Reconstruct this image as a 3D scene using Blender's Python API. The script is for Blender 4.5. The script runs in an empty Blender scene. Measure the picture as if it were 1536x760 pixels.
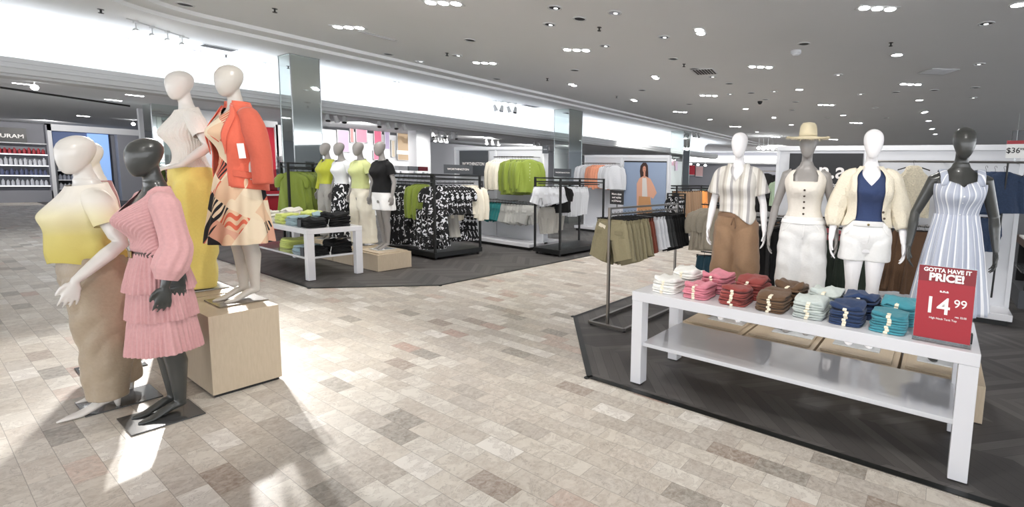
import bpy, bmesh, math, random
from mathutils import Vector, Matrix, noise
random.seed(7)
PI = math.pi
SC = bpy.context.scene
COL = SC.collection
H = 1.66
# ------------------------------------------------------------------ camera
F_, PXC, PYC, YAW, PIT, ROLL = 706.7, 979.2, 338.8, 1.02169, .10426, -.03083
fw = Vector((math.sin(YAW)*math.cos(PIT), math.cos(YAW)*math.cos(PIT), -math.sin(PIT)))
rt = Vector((math.cos(YAW), -math.sin(YAW), 0)); dn = fw.cross(rt)
RR = math.cos(ROLL)*rt + math.sin(ROLL)*dn
DD = fw.cross(RR)
cam = bpy.data.cameras.new('camera'); camo = bpy.data.objects.new('camera', cam); COL.objects.link(camo)
M3 = Matrix((RR, -DD, -fw)).transposed()
camo.matrix_world = Matrix.Translation((0, 0, H)) @ M3.to_4x4()
cam.sensor_width = 36; cam.sensor_fit = 'HORIZONTAL'; cam.lens = F_/1536*36
cam.shift_x = (768-PXC)/1536; cam.shift_y = (PYC-380)/1536
cam.clip_end = 300
SC.camera = camo
def ray(x, y): return RR*((x-PXC)/F_) + DD*((y-PYC)/F_) + fw
def G(x, y, z=0):
    r = ray(x, y); t = (z-H)/r.z; return Vector((r.x*t, r.y*t, z))
def PX(x, y, X):
    r = ray(x, y); t = X/r.x; return Vector((X, r.y*t, r.z*t+H))
def PY(x, y, Y):
    r = ray(x, y); t = Y/r.y; return Vector((r.x*t, Y, r.z*t+H))

# ------------------------------------------------------------------ materials
def lin(c):
    return tuple((v/12.92 if v <= .04045 else ((v+.055)/1.055)**2.4) for v in c)
def hx(s):
    return lin(tuple(int(s[i:i+2], 16)/255 for i in (0, 2, 4)))
MATS = {}
def mat(name, col, rough=.5, metal=0., bump=0., bscale=40., vary=0., emit=0., spec=.5, sheen=0., coat=0., trans=0., alpha=1., objvar=0):
    if name in MATS: return MATS[name]
    m = bpy.data.materials.new(name); m.use_nodes = True; nt = m.node_tree; N = nt.nodes; L = nt.links
    b = N['Principled BSDF']
    c = hx(col) if isinstance(col, str) else col
    b.inputs['Base Color'].default_value = (*c, 1); b.inputs['Roughness'].default_value = rough
    b.inputs['Metallic'].default_value = metal; b.inputs['Specular IOR Level'].default_value = spec
    b.inputs['Sheen Weight'].default_value = sheen; b.inputs['Coat Weight'].default_value = coat
    b.inputs['Transmission Weight'].default_value = trans; b.inputs['Alpha'].default_value = alpha
    if emit: b.inputs['Emission Color'].default_value = (*c, 1); b.inputs['Emission Strength'].default_value = emit
    tc = N.new('ShaderNodeTexCoord')
    if vary or bump:
        nz = N.new('ShaderNodeTexNoise'); nz.inputs['Scale'].default_value = bscale; nz.inputs['Detail'].default_value = 4
        L.new(tc.outputs['Object'], nz.inputs['Vector'])
        if bump:
            bp = N.new('ShaderNodeBump'); bp.inputs['Strength'].default_value = bump; bp.inputs['Distance'].default_value = .01
            L.new(nz.outputs['Fac'], bp.inputs['Height']); L.new(bp.outputs['Normal'], b.inputs['Normal'])
        if vary:
            mx = N.new('ShaderNodeMixRGB'); mx.inputs[1].default_value = (*[v*(1-vary) for v in c], 1)
            mx.inputs[2].default_value = (*[min(1, v*(1+vary)) for v in c], 1)
            L.new(nz.outputs['Fac'], mx.inputs[0]); L.new(mx.outputs[0], b.inputs['Base Color'])
    if objvar:
        src = b.inputs['Base Color'].links[0].from_socket if b.inputs['Base Color'].is_linked else None
        oi = N.new('ShaderNodeObjectInfo'); mr = N.new('ShaderNodeMapRange'); mr.inputs['To Min'].default_value = 1-objvar; mr.inputs['To Max'].default_value = 1+objvar
        L.new(oi.outputs['Random'], mr.inputs['Value']); hs = N.new('ShaderNodeHueSaturation'); L.new(mr.outputs[0], hs.inputs['Value'])
        if src: L.new(src, hs.inputs['Color'])
        else: hs.inputs['Color'].default_value = (*c, 1)
        L.new(hs.outputs[0], b.inputs['Base Color'])
    MATS[name] = m
    return m
def fab(name, col, vary=.12, rough=.9, **k):
    return mat(name, col, rough, bump=.25, bscale=60, vary=vary, sheen=k.pop('sheen', .15), objvar=.16, **k)

class NT:
    def __init__(s, m):
        s.nt = m.node_tree; s.N = s.nt.nodes; s.L = s.nt.links; s.b = s.N['Principled BSDF']
        s.tc = s.N.new('ShaderNodeTexCoord')
    def val(s, x, inp):
        if isinstance(x, (int, float)): inp.default_value = x
        else: s.L.new(x, inp)
    def m(s, op, a, b=0, c=None):
        n = s.N.new('ShaderNodeMath'); n.operation = op; s.val(a, n.inputs[0]); s.val(b, n.inputs[1])
        if c is not None: s.val(c, n.inputs[2])
        return n.outputs[0]
    def sep(s, v):
        n = s.N.new('ShaderNodeSeparateXYZ'); s.L.new(v, n.inputs[0]); return n.outputs
    def comb(s, x, y, z=0):
        n = s.N.new('ShaderNodeCombineXYZ')
        for i, v in enumerate((x, y, z)): s.val(v, n.inputs[i])
        return n.outputs[0]
    def noise(s, v, scale, detail=4, rough=.5, dist=0):
        n = s.N.new('ShaderNodeTexNoise'); s.L.new(v, n.inputs['Vector']); n.inputs['Scale'].default_value = scale
        n.inputs['Detail'].default_value = detail; n.inputs['Roughness'].default_value = rough; n.inputs['Distortion'].default_value = dist
        return n.outputs['Fac']
    def white(s, v):
        n = s.N.new('ShaderNodeTexWhiteNoise'); n.noise_dimensions = '3D'; s.L.new(v, n.inputs['Vector']); return n.outputs['Value']
    def ramp(s, f, stops, const=False):
        n = s.N.new('ShaderNodeValToRGB'); r = n.color_ramp
        if const: r.interpolation = 'CONSTANT'
        while len(r.elements) < len(stops): r.elements.new(.5)
        for e, (p, c) in zip(r.elements, stops):
            e.position = p; e.color = (*(hx(c) if isinstance(c, str) else c), 1)
        s.L.new(f, n.inputs[0]); return n.outputs[0]
    def mix(s, f, a, b, mode='MIX'):
        n = s.N.new('ShaderNodeMixRGB'); n.blend_type = mode; s.val(f, n.inputs[0])
        for x, i in ((a, 1), (b, 2)):
            if isinstance(x, str): n.inputs[i].default_value = (*hx(x), 1)
            elif isinstance(x, tuple): n.inputs[i].default_value = (*x, 1)
            else: s.L.new(x, n.inputs[i])
        return n.outputs[0]
    def bump(s, h, st, d=.01):
        n = s.N.new('ShaderNodeBump'); n.inputs['Strength'].default_value = st; n.inputs['Distance'].default_value = d
        s.L.new(h, n.inputs['Height']); s.L.new(n.outputs[0], s.b.inputs['Normal'])

def newmat(name, rough=.5):
    m = bpy.data.materials.new(name); m.use_nodes = True; MATS[name] = m
    m.node_tree.nodes['Principled BSDF'].inputs['Roughness'].default_value = rough
    return m, NT(m)

# floor tiles
floor_m, n = newmat('marble_tiles', .28)
x, y, z = n.sep(n.tc.outputs['Object'])
u = n.m('DIVIDE', n.m('SUBTRACT', x, .27), .125)
row = n.m('FLOOR', u)
off = n.m('MULTIPLY', n.white(n.comb(row, 3.3, 1.7)), .35)
v = n.m('ADD', n.m('DIVIDE', y, .30), n.m('ADD', n.m('MULTIPLY', n.m('MODULO', row, 2), .5), off))
colm = n.m('FLOOR', v)
rnd = n.white(n.comb(row, colm, .5))
rnd2 = n.white(n.comb(colm, row, 4.5))
base = n.ramp(rnd, [(0, 'c6bdb1'), (.12, 'd8d1c6'), (.24, 'd0c6ba'), (.36, 'e2ddd4'), (.48, 'c9c1b7'), (.58, 'd6cec2'), (.68, 'beb6ad'), (.77, 'f0ece6'), (.85, 'b3aaa0'), (.905, 'cbb3a6'), (.935, '867f76'), (.965, 'b58f80'), (.982, '8f7b6e')], True)
offv = n.N.new('ShaderNodeVectorMath'); offv.operation = 'ADD'
n.L.new(n.tc.outputs['Object'], offv.inputs[0]); n.L.new(n.comb(n.m('MULTIPLY', rnd, 9.), n.m('MULTIPLY', rnd2, 7.), 0), offv.inputs[1])
vn = n.noise(offv.outputs[0], 9, 9, .68, .9)
vn2 = n.noise(offv.outputs[0], 30, 6, .7, .6)
c1 = n.mix(n.m('MULTIPLY', n.m('SUBTRACT', vn, .43), 1.9), base, '8a7666', 'MIX')
veins = n.m('LESS_THAN', n.m('ABSOLUTE', n.m('SUBTRACT', vn, .5)), .009)
c1 = n.mix(n.m('MULTIPLY', veins, .5), c1, '6f6358')
c1 = n.mix(n.ramp(vn2, [(.35, (0, 0, 0)), (.75, (.6, .6, .6))]), c1, 'ece7df')
big = n.noise(n.tc.outputs['Object'], .9, 2)
c1 = n.mix(n.m('MULTIPLY', big, .22), c1, 'cfc3ae')
fu = n.m('FRACT', u); fv = n.m('FRACT', v)
eu = n.m('MINIMUM', fu, n.m('SUBTRACT', 1, fu)); ev = n.m('MINIMUM', fv, n.m('SUBTRACT', 1, fv))
jo = n.m('MAXIMUM', n.m('LESS_THAN', eu, .011), n.m('LESS_THAN', ev, .0045))
c1 = n.mix(n.m('MULTIPLY', jo, .6), c1, '7a7167')
n.L.new(c1, n.b.inputs['Base Color'])
n.L.new(n.m('ADD', n.m('MULTIPLY', vn2, .2), .27), n.b.inputs['Roughness'])
n.bump(n.m('MULTIPLY', jo, -1), .3, .003)

def plank_mat(name, cols, w=.11, wave=.5):
    m, n = newmat(name, .55)
    x, y, z = n.sep(n.tc.outputs['Object'])
    s = n.m('DIVIDE', x, wave); ci = n.m('FLOOR', s); f = n.m('FRACT', s)
    sg = n.m('SUBTRACT', n.m('MULTIPLY', n.m('MODULO', n.m('ABSOLUTE', ci), 2), 2), 1)
    d = n.m('DIVIDE', n.m('ADD', y, n.m('MULTIPLY', n.m('MULTIPLY', f, wave), sg)), w)
    pid = n.m('FLOOR', d)
    r = n.white(n.comb(ci, pid, .3))
    base = n.ramp(r, [(0, cols[0]), (.35, cols[1]), (.7, cols[2])], True)
    st = n.comb(n.m('MULTIPLY', x, 3), n.m('MULTIPLY', d, 5), r)
    g = n.noise(st, 3, 6, .6, .3)
    c = n.mix(n.m('MULTIPLY', g, .55), base, cols[3])
    e = n.m('FRACT', d); e = n.m('MINIMUM', e, n.m('SUBTRACT', 1, e))
    c = n.mix(n.m('MULTIPLY', n.m('LESS_THAN', e, .02), .6), c, '201e1d')
    n.L.new(c, n.b.inputs['Base Color']); n.bump(g, .2, .003)
    return m
carpet_m = plank_mat('grey_herringbone_planks', ['4d4a49', '5b5856', '666361', '3a3736'])
edge_m = mat('black_edge_strip', '101414', .4)
ceil_m = mat('ceiling_paint', 'e9eaeb', .9, vary=.02, bscale=1.2)
cove_m = mat('cove_paint', 'f4f7f8', .9)
ceil2_m = mat('lower_ceiling_paint', 'd8dade', .9)
fascia_m = mat('fascia_paint', 'c3c4c5', .8)
white_w = mat('white_wall_paint', 'd9dadd', .7)
grey_w = mat('grey_wall_paint', '8d8e95', .8)
dgrey_w = mat('dark_grey_wall', '56585c', .8)
mirror_m = mat('mirror_glass', 'dfe8e6', .03, 1.0)
steel_m = mat('polished_steel', 'b9bcbd', .22, 1.0)
bsteel_m = mat('brushed_chrome', '9a9896', .3, 1.0)
black_m = mat('black_metal', '121314', .45)
blackp_m = mat('black_plastic', '0e0e10', .5)
woodbox_m = None
m, n = newmat('light_maple_laminate', .45)
vv = n.N.new('ShaderNodeVectorMath'); vv.operation = 'MULTIPLY'; vv.inputs[1].default_value = (9, 9, 1.2)
n.L.new(n.tc.outputs['Object'], vv.inputs[0])
g = n.noise(vv.outputs[0], 9, 6, .6, .2)
n.L.new(n.mix(g, 'b3a28b', 'cdbda5'), n.b.inputs['Base Color']); woodbox_m = m
lac_m = mat('white_lacquer', 'dfdfe3', .22, vary=.03, bscale=3, coat=.3)
tagw_m = mat('white_paper', 'f2f2f0', .7)
strip_m = mat('size_sticker', 'efe6cf', .5)
redsign_m = mat('red_sign_print', 'a01626', .4)
reddark_m = mat('dark_red_band', '800f1d', .4)
lett_m = mat('white_lettering', 'f4f0ee', .5)
acr_m = mat('clear_acrylic', 'e8eef0', .05, trans=.9)
signgrey_m = mat('slate_sign_board', '3e4247', .5)
lamp_m = mat('lamp_lens', 'ffffff', .5, emit=14)
lampdim_m = mat('lamp_reflector', '9a9c9e', .2, 1.)
stripl_m = mat('cove_lamp_strip', 'f2f8ff', .5, emit=20)
trim_m = mat('white_trim_ring', 'c9cacb', .5)
dark_m = mat('dark_recess', '1a1b1c', .5)
skin_w = mat('white_mannequin_gloss', 'd9d5cf', .3, coat=.25)
skin_w2 = mat('matte_white_mannequin', 'f3f1f2', .42)
skin_g = mat('pale_grey_mannequin', '8c8885', .35, coat=.2)
skin_d = mat('charcoal_mannequin', '3b3c3a', .3, coat=.25)
skin_t = mat('warm_grey_mannequin', 'c7c1b8', .3, coat=.25)
plate_m = mat('smoked_base_plate', '4a4b4c', .2, coat=.5)
platew_m = mat('pale_base_plate', 'c9ccce', .15, coat=.5)

# ------------------------------------------------------------------ mesh builder
class MB:
    def __init__(s): s.v = []; s.f = []; s.mi = []; s.uv = None
    def add(s, vs, fs, mi=0):
        o = len(s.v); s.v += [Vector(a) for a in vs]
        for f in fs: s.f.append([o+i for i in f]); s.mi.append(mi)
    def box(s, x0, x1, y0, y1, z0, z1, mi=0):
        s.add([(x0,y0,z0),(x1,y0,z0),(x1,y1,z0),(x0,y1,z0),(x0,y0,z1),(x1,y0,z1),(x1,y1,z1),(x0,y1,z1)],
              [(0,3,2,1),(4,5,6,7),(0,1,5,4),(1,2,6,5),(2,3,7,6),(3,0,4,7)], mi)
    def loft(s, rings, caps=(True, True), mi=0, closed=True):
        n = len(rings[0]); o = len(s.v)
        for r in rings: s.v += [Vector(p) for p in r]
        for i in range(len(rings)-1):
            for j in range(n if closed else n-1):
                k = (j+1) % n
                s.f.append([o+i*n+j, o+i*n+k, o+(i+1)*n+k, o+(i+1)*n+j]); s.mi.append(mi)
        if caps[0]: s.f.append([o+j for j in range(n)][::-1]); s.mi.append(mi)
        if caps[1]: s.f.append([o+(len(rings)-1)*n+j for j in range(n)]); s.mi.append(mi)
    def tube(s, pts, r, n=10, caps=True, mi=0, fold=None, up=None):
        """r: number or list of numbers / (a, b) pairs."""
        pts = [Vector(p) for p in pts]; rings = []
        u = None
        for i, p in enumerate(pts):
            a = pts[max(0, i-1)]; b = pts[min(len(pts)-1, i+1)]
            t = (b-a).normalized()
            if u is None:
                u = Vector(up) if up else (Vector((0, 1, 0)) if abs(t.y) < .9 else Vector((1, 0, 0)))
            u = (u - t*u.dot(t)).normalized(); w = t.cross(u)
            ri = r[i] if isinstance(r, (list, tuple)) else r
            ra, rb = ri if isinstance(ri, (list, tuple)) else (ri, ri)
            ring = []
            for j in range(n):
                th = 2*PI*j/n; k = fold(th, i/(len(pts)-1)) if fold else 1
                ring.append(p + (u*math.cos(th)*ra + w*math.sin(th)*rb)*k)
            rings.append(ring)
        s.loft(rings, (caps, caps), mi)
    def ell(s, c, r, n=16, m=10, mi=0, rot=None):
        c = Vector(c); rings = []
        for i in range(1, m):
            ph = PI*i/m
            ring = [Vector((math.sin(ph)*math.cos(2*PI*j/n)*r[0], math.sin(ph)*math.sin(2*PI*j/n)*r[1], -math.cos(ph)*r[2])) for j in range(n)]
            if rot: ring = [rot @ q for q in ring]
            rings.append([c+q for q in ring])
        s.loft(rings, (True, True), mi)
    def cyl(s, c, r, h, n=24, mi=0, r2=None):
        r2 = r if r2 is None else r2
        s.loft([[(c[0]+math.cos(2*PI*j/n)*q, c[1]+math.sin(2*PI*j/n)*q, c[2]+zz) for j in range(n)] for q, zz in ((r, 0), (r2, h))], (True, True), mi)
    def build(s, name, mats, parent=None, smooth=False, bevel=0, loc=None, remesh=0, subd=0, solid=0, rot=0, sit=4):
        me = bpy.data.meshes.new(name)
        me.from_pydata([tuple(q) for q in s.v], [], s.f); me.update()
        if not isinstance(mats, (list, tuple)): mats = [mats]
        for q in mats: me.materials.append(q)
        if len(mats) > 1:
            for p, i in zip(me.polygons, s.mi): p.material_index = i
        o = bpy.data.objects.new(name, me); COL.objects.link(o)
        if parent: o.parent = parent
        if loc: o.location = loc
        if rot: o.rotation_euler.z = rot
        mods = False
        if remesh:
            md = o.modifiers.new('r', 'REMESH'); md.mode = 'VOXEL'; md.voxel_size = remesh; md.use_smooth_shade = True
            sm = o.modifiers.new('s', 'SMOOTH'); sm.factor = .5; sm.iterations = sit; mods = True
        if subd:
            md = o.modifiers.new('sd', 'SUBSURF'); md.levels = subd; md.render_levels = subd; mods = True
        if solid:
            md = o.modifiers.new('so', 'SOLIDIFY'); md.thickness = solid; md.offset = 0; mods = True
        if bevel:
            md = o.modifiers.new('b', 'BEVEL'); md.width = bevel; md.segments = 2; md.limit_method = 'ANGLE'; mods = True
        if mods:
            dg = bpy.context.evaluated_depsgraph_get(); dg.update()
            me2 = bpy.data.meshes.new_from_object(o.evaluated_get(dg))
            o.modifiers.clear(); o.data = me2; me2.name = name; me = me2
            if not me.materials:
                for q in mats: me.materials.append(q)
        for p in me.polygons: p.use_smooth = bool(smooth)
        return o

def tag(o, label=None, cat=None, group=None, kind=None):
    if label: o['label'] = label
    if cat: o['category'] = cat
    if group: o['group'] = group
    if kind: o['kind'] = kind
    return o
def thing(name, label, cat, loc=(0, 0, 0), rot=0, group=None):
    o = bpy.data.objects.new(name, None); COL.objects.link(o); o.location = loc; o.rotation_euler.z = rot
    o.empty_display_size = .1
    return tag(o, label, cat, group)
def copy_tree(o, loc, rot=None, label=None, group=None, parent=None):
    c = o.copy(); COL.objects.link(c); c.parent = parent
    if parent is None:
        c.location = loc
        if rot is not None: c.rotation_euler.z = rot
        if label: c['label'] = label
        if group: c['group'] = group
    for ch in o.children: copy_tree(ch, None, parent=c)
    return c
def struct(o): o['kind'] = 'structure'; return o
ORD = ['first', 'second', 'third', 'fourth', 'fifth', 'sixth', 'seventh', 'eighth', 'ninth', 'tenth', 'eleventh', 'twelfth', 'thirteenth', 'fourteenth', 'fifteenth', 'sixteenth', 'seventeenth', 'eighteenth', 'nineteenth', 'twentieth']
def nth(i):
    if i < 20: return ORD[i]
    t = {2: 'twenty', 3: 'thirty', 4: 'forty', 5: 'fifty'}[(i+1)//10]
    return t+'-'+ORD[(i+1) % 10-1] if (i+1) % 10 else t[:-1]+'ieth'
def text(body, size, parent, loc, rot, m=None, off=0., align='CENTER', name='lettering', extr=.0015, shear=0., sx=1.):
    c = bpy.data.curves.new('t', 'FONT'); c.body = body; c.size = size; c.align_x = align; c.align_y = 'CENTER'
    c.extrude = extr; c.offset = off; c.shear = shear; c.resolution_u = 4
    o = bpy.data.objects.new('t', c); COL.objects.link(o)
    dg = bpy.context.evaluated_depsgraph_get(); dg.update()
    me = bpy.data.meshes.new_from_object(o.evaluated_get(dg)); bpy.data.objects.remove(o); bpy.data.curves.remove(c)
    me.materials.clear(); me.materials.append(m or lett_m)
    o = bpy.data.objects.new(name, me); COL.objects.link(o); o.parent = parent; o.location = loc; o.rotation_euler = rot; o.scale = (sx, 1, 1)
    return o
FACE_MX = (PI/2, 0, -PI/2)      # lettering that faces -X
FACE_MY = (PI/2, 0, 0)          # lettering that faces -Y

# ------------------------------------------------------------------ setting
b = MB(); b.add([(-14, -16, 0), (48, -16, 0), (48, 42, 0), (-14, 42, 0)], [(0, 1, 2, 3)])
struct(b.build('floor', floor_m))
CE = 46
# carpets
def carpet(poly, name):
    b = MB(); b.add([(x, y, .004) for x, y in poly], [range(len(poly))]); struct(b.build(name, carpet_m))
carpet([(2.93, 30), (2.93, 7.25), (4.1, 6.07), (40, 6.07), (40, 30)][::-1][::-1], 'floor_planking_back')
carpet([(2.91, -16), (40, -16), (40, 3.58), (4.12, 3.58), (2.91, 2.37)], 'floor_planking_front')
def edge(path, w, name):
    b = MB()
    for (x0, y0), (x1, y1) in zip(path, path[1:]):
        d = Vector((x1-x0, y1-y0)).normalized(); nn = Vector((-d.y, d.x))*w
        b.add([(x0, y0, .007), (x1, y1, .007), (x1+nn.x, y1+nn.y, .007), (x0+nn.x, y0+nn.y, .007)], [(0, 1, 2, 3)])
    for (x0, y0) in path[1:-1]: b.cyl((x0, y0, .0), w*.5, .007, 8)
    struct(b.build(name, edge_m))
edge([(2.93, 30), (2.93, 7.25), (4.1, 6.07), (40, 6.07)], .045, 'trim_1')
edge([(40, 3.58), (4.12, 3.58), (2.91, 2.37), (2.91, -16)], .05, 'trim_2')
# ceiling
def arcp(cx, cy, r, a0, a1, n=12): return [(cx+r*math.cos(a0+(a1-a0)*i/n), cy+r*math.sin(a0+(a1-a0)*i/n)) for i in range(n+1)]
def traypath(d): # offset d inwards
    return [(52, 10.2-d)] + arcp(2.85, 8.65, 1.55-d, PI/2, PI, 16) + [(1.3+d, -16)]
p0 = traypath(0); p1 = traypath(.36); ZO, ZM, ZT = 3.8, 3.86, 3.92
b = MB()
poly = p0 + [(-14, -16), (-14, 12.52), (52, 12.52)]
b.add([(x, y, ZO) for x, y in poly], [range(len(poly))])
for a, z0, z1 in ((p0, ZO, ZM), (p1, ZM, ZT)):
    for q, r in zip(a, a[1:]):
        b.add([(*q, z0), (*r, z0), (*r, z1), (*q, z1)], [(0, 1, 2, 3)])
for q, r, q1, r1 in zip(p0, p0[1:], p1, p1[1:]):
    b.add([(*q, ZM), (*r, ZM), (*r1, ZM), (*q1, ZM)], [(0, 1, 2, 3)])
b.add([(x, y, ZT) for x, y in p1 + [(52, -16)]], [range(len(p1)+1)])
struct(b.build('ceiling', ceil_m))
# cove recess
b = MB()
prof = [(12.52, 3.8), (12.68, 3.78), (12.82, 3.69), (12.9, 3.56), (12.92, 3.36), (12.92, 3.0)]
b.loft([[(X, y, z) for y, z in prof] for X in (-14, 27)], (False, False), closed=False)
struct(b.build('ceiling_cove', cove_m, smooth=True))
b = MB()
b.box(-14, 27, 11.97, 12.92, 2.90, 3.06); b.box(-14, 27, 11.97, 12.06, 3.06, 3.138); b.box(-14, 27, 11.95, 11.98, 2.98, 3.01)
b.box(-14, 27, 12.06, 12.45, 2.86, 2.91)
struct(b.build('ceiling_cove_lip', fascia_m, bevel=.008))
b = MB(); b.box(-14, 26.9, 12.15, 12.22, 3.06, 3.09)
tag(b.build('cove_lamp_strip', stripl_m), 'long hidden light strip glowing inside the white ceiling cove', 'light')
b = MB(); b.box(-14, 24, 12.45, 42, 2.94, 3.02); b.box(24, 52, 12.45, 42, 3.8, 3.85); b.box(23.9, 24, 12.9, 42, 2.94, 3.8)
struct(b.build('ceiling_lower', ceil2_m))
# far cosmetics wall and beauty-store walls
b = MB(); b.box(-14, 9, 29.4, 29.6, 0, 3.0); struct(b.build('wall_back', grey_w))
b = MB(); b.box(6.2, 10.3, 17.0, 17.15, 0, 2.85); struct(b.build('wall_beauty', white_w))
b = MB(); b.box(10.6, 36, 19.0, 19.15, 0, 2.85); struct(b.build('wall_rear', mat('mid_grey_rear', '7c7e84', .8)))
b = MB(); b.box(36, 36.15, -16, 30, 0, 3.92); struct(b.build('wall_far', grey_w))
# far cove light band
b = MB(); b.box(34.95, 35.05, 8.5, 30, 2.9, 2.98); b.box(35.0, 36, 8.5, 30, 2.86, 2.9); struct(b.build('trim_3', fascia_m))
b = MB(); b.box(35.9, 35.98, 8.5, 29, 2.98, 3.5)
tag(b.build('light_band', mat('band_lamp', 'ffffff', .5, emit=2.2)), 'bright horizontal light band high on the far wall, behind the poster panel', 'light')

# pillars
for i, (X, Y) in enumerate(((4.25, 10.88), (12.0, 10.7), (19.4, 10.35))):
    t = thing('mirrored_pillar', ['tall mirror-clad square pillar right of the orange blazer mannequin', 'mirror-clad pillar behind the white display with the slate sign', 'farthest mirror-clad pillar, right of the poster of the woman'][i], 'pillar', (X, Y, 0))
    s = .66 if i else .5
    MB.build((lambda b: (b.box(0, s, 0, s, 0, 3.8), b)[1])(MB()), 'mirror_cladding', mirror_m, t)
    b = MB()
    for (a, c) in ((0, 0), (s, 0), (0, s), (s, s)): b.box(a-.008, a+.008, c-.008, c+.008, 0, 3.8)
    b.box(-.012, s+.012, -.012, s+.012, 3.785, 3.8)
    b.box(-.004, s+.004, -.004, s+.004, 2.32, 2.325)
    b.build('steel_edging', steel_m, t)

p_ = PY(229, 200, 15.2); t = thing('mirrored_pillar', 'mirror-clad pillar seen behind the ivory knit mannequin', 'pillar', (p_.x, 15.2, 0))
b = MB(); b.box(0, .62, 0, .62, 0, 2.94); b.build('mirror_cladding', mirror_m, t)
b = MB()
for (a, c) in ((0, 0), (.62, 0)): b.box(a-.01, a+.01, c-.01, c+.01, 0, 2.94)
b.build('steel_edging', steel_m, t)
# ------------------------------------------------------------------ ceiling fixtures
fix_n = {}
def lamp_spot(loc, aim=None, e=60, size=100, blend=.7, rad=.05, col=(1, .97, .93)):
    l = bpy.data.lights.new('spot', 'SPOT'); l.energy = e; l.spot_size = math.radians(size); l.spot_blend = blend; l.shadow_soft_size = rad; l.color = col
    o = bpy.data.objects.new('spot_light', l); COL.objects.link(o); o.location = loc
    if aim is not None:
        o.rotation_euler = (Vector(aim)-Vector(loc)).to_track_quat('-Z', 'Y').to_euler()
    return o
def mk_multi(n, lab, lit=True):
    t = thing('multi_lamp_downlight', lab, 'ceiling light')
    b = MB(); w = .17*n+.02; b.box(-w/2, w/2, -.09, .09, -.008, .0); b.build('housing', trim_m, t)
    for k in range(n):
        b = MB(); b.cyl((-w/2+.095+.17*k, 0, -.016), .062, .01, 16); b.build('lamp', lamp_m if lit else dark_m, t)
    return t
def mk_round(lab, lit=0, r=.1):
    t = thing('round_downlight', lab, 'ceiling light')
    b = MB(); n = 24
    b.loft([[(math.cos(2*PI*j/n)*q, math.sin(2*PI*j/n)*q, zz) for j in range(n)] for q, zz in ((r, 0), (r, -.01), (r*.82, -.012), (r*.78, -.002))], (False, False)); b.build('trim_ring', trim_m, t, smooth=False)
    b = MB(); b.cyl((0, 0, -.004), r*.8, .003, 20); b.build('reflector', lamp_m if lit == 2 else (lampdim_m if lit else dark_m), t)
    if lit == 1:
        b = MB(); b.cyl((r*.2, 0, -.007), r*.3, .003, 12); b.build('lamp', mat('faint_lamp', 'ffffff', .5, emit=1.0), t)
    return t
multis = [(523, 40.5, 3), (727, 94, 3), (865, 74.5, 3), (983, 115.6, 2), (859, 127, 2), (951, 150, 2), (1316, 12, 3), (1050, 47, 2), (1141, 100, 3),
          (1366, 126, 3), (1063, 143, 3), (1239, 157, 3), (1020, 167.6, 3), (1284, 184, 3), (1103, 189.6, 3), (1163, 205, 3), (1250, 209, 3), (1387, 168, 2),
          (1398, 193, 2), (665, 4, 3), (1161, 176, 2)]
singles = [(1345.5, 82), (1199, 134), (1379, 150), (1118.6, 163), (1265, 172.6), (1065, 179), (1393, 181), (1403, 201), (1187, 187), (1135.6, 197.6)]
rounds = [(832, 11.5, 1), (922, 19, 1), (869.6, 28, 0), (824.5, 36.5, 1), (907.6, 68.7, 1), (705, 60, 0), (996, 55.5, 1), (582.5, 81, 0), (686, 83, 1), (630, 92, 1), (745, 118, 0),
          (862, 105, 0), (963, 135, 0), (1009.7, 88, 0), (1041.5, 103, 0), (1068.7, 115, 1), (1093.6, 125, 0), (1095, 141, 1), (1126.6, 139, 0), (1161, 137, 1), (1206, 65.5, 0),
          (1257, 112, 1), (1291, 141, 1), (1479.5, 35, 1), (1468.6, 96, 1), (1313, 161.4, 0), (1463, 131, 0), (1460, 146.6, 1), (1401.6, 135, 0), (1343.7, 138, 0), (1148, 149, 0),
          (1034, 156, 0), (1193.5, 152.7, 0), (1329, 176.6, 0), (1240, 176.6, 0), (1188, 164.7, 0), (277.7, 6.5, 0), (1528, 6.5, 2)]
orounds = [(490.5, 108.5), (594.6, 122.5), (616, 132), (653, 137.5), (696, 145), (195, 57), (295, 75), (401, 94), (489, 108)]
for i, (px, py, k) in enumerate(sorted(multis)):
    p = G(px, py, ZT)
    t = mk_multi(k, '%s from the left of the lit multi-lamp downlights in the ceiling' % nth(i))
    t.location = p; t.rotation_euler.z = random.choice([0, .1, PI/2]) if k == 3 else 1.2
    t.rotation_euler.z = -.98 if k == 3 else .3
    t['group'] = 'lit multi-lamp ceiling downlights'
    d = p.xy.length
    if d < 22: lamp_spot((p.x, p.y, ZT-.06), None, e=74 if k == 3 else 50, size=125, blend=.8, rad=.07).parent = None
for i, (px, py) in enumerate(sorted(singles)):
    p = G(px, py, ZT); t = mk_round('%s from the left of the single bright lamps in the ceiling' % nth(i), 2, .11); t.location = p; t['group'] = 'single bright ceiling lamps'
for i, (px, py, k) in enumerate(sorted(rounds)):
    p = G(px, py, ZT if px > 300 else ZO); t = mk_round('%s from the left of the dim round recessed lights in the main ceiling' % nth(i), k, .1 if px > 300 else .1); t.location = p; t['group'] = 'round recessed ceiling lights'
for i, (px, py) in enumerate(sorted(orounds)[:]):
    if px == 489: continue
    p = G(px, py, ZO); t = mk_round('%s from the left of the pale round lights along the ceiling cove' % nth(i), 1, .09); t.location = p; t['group'] = 'round lights beside the cove'
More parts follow.
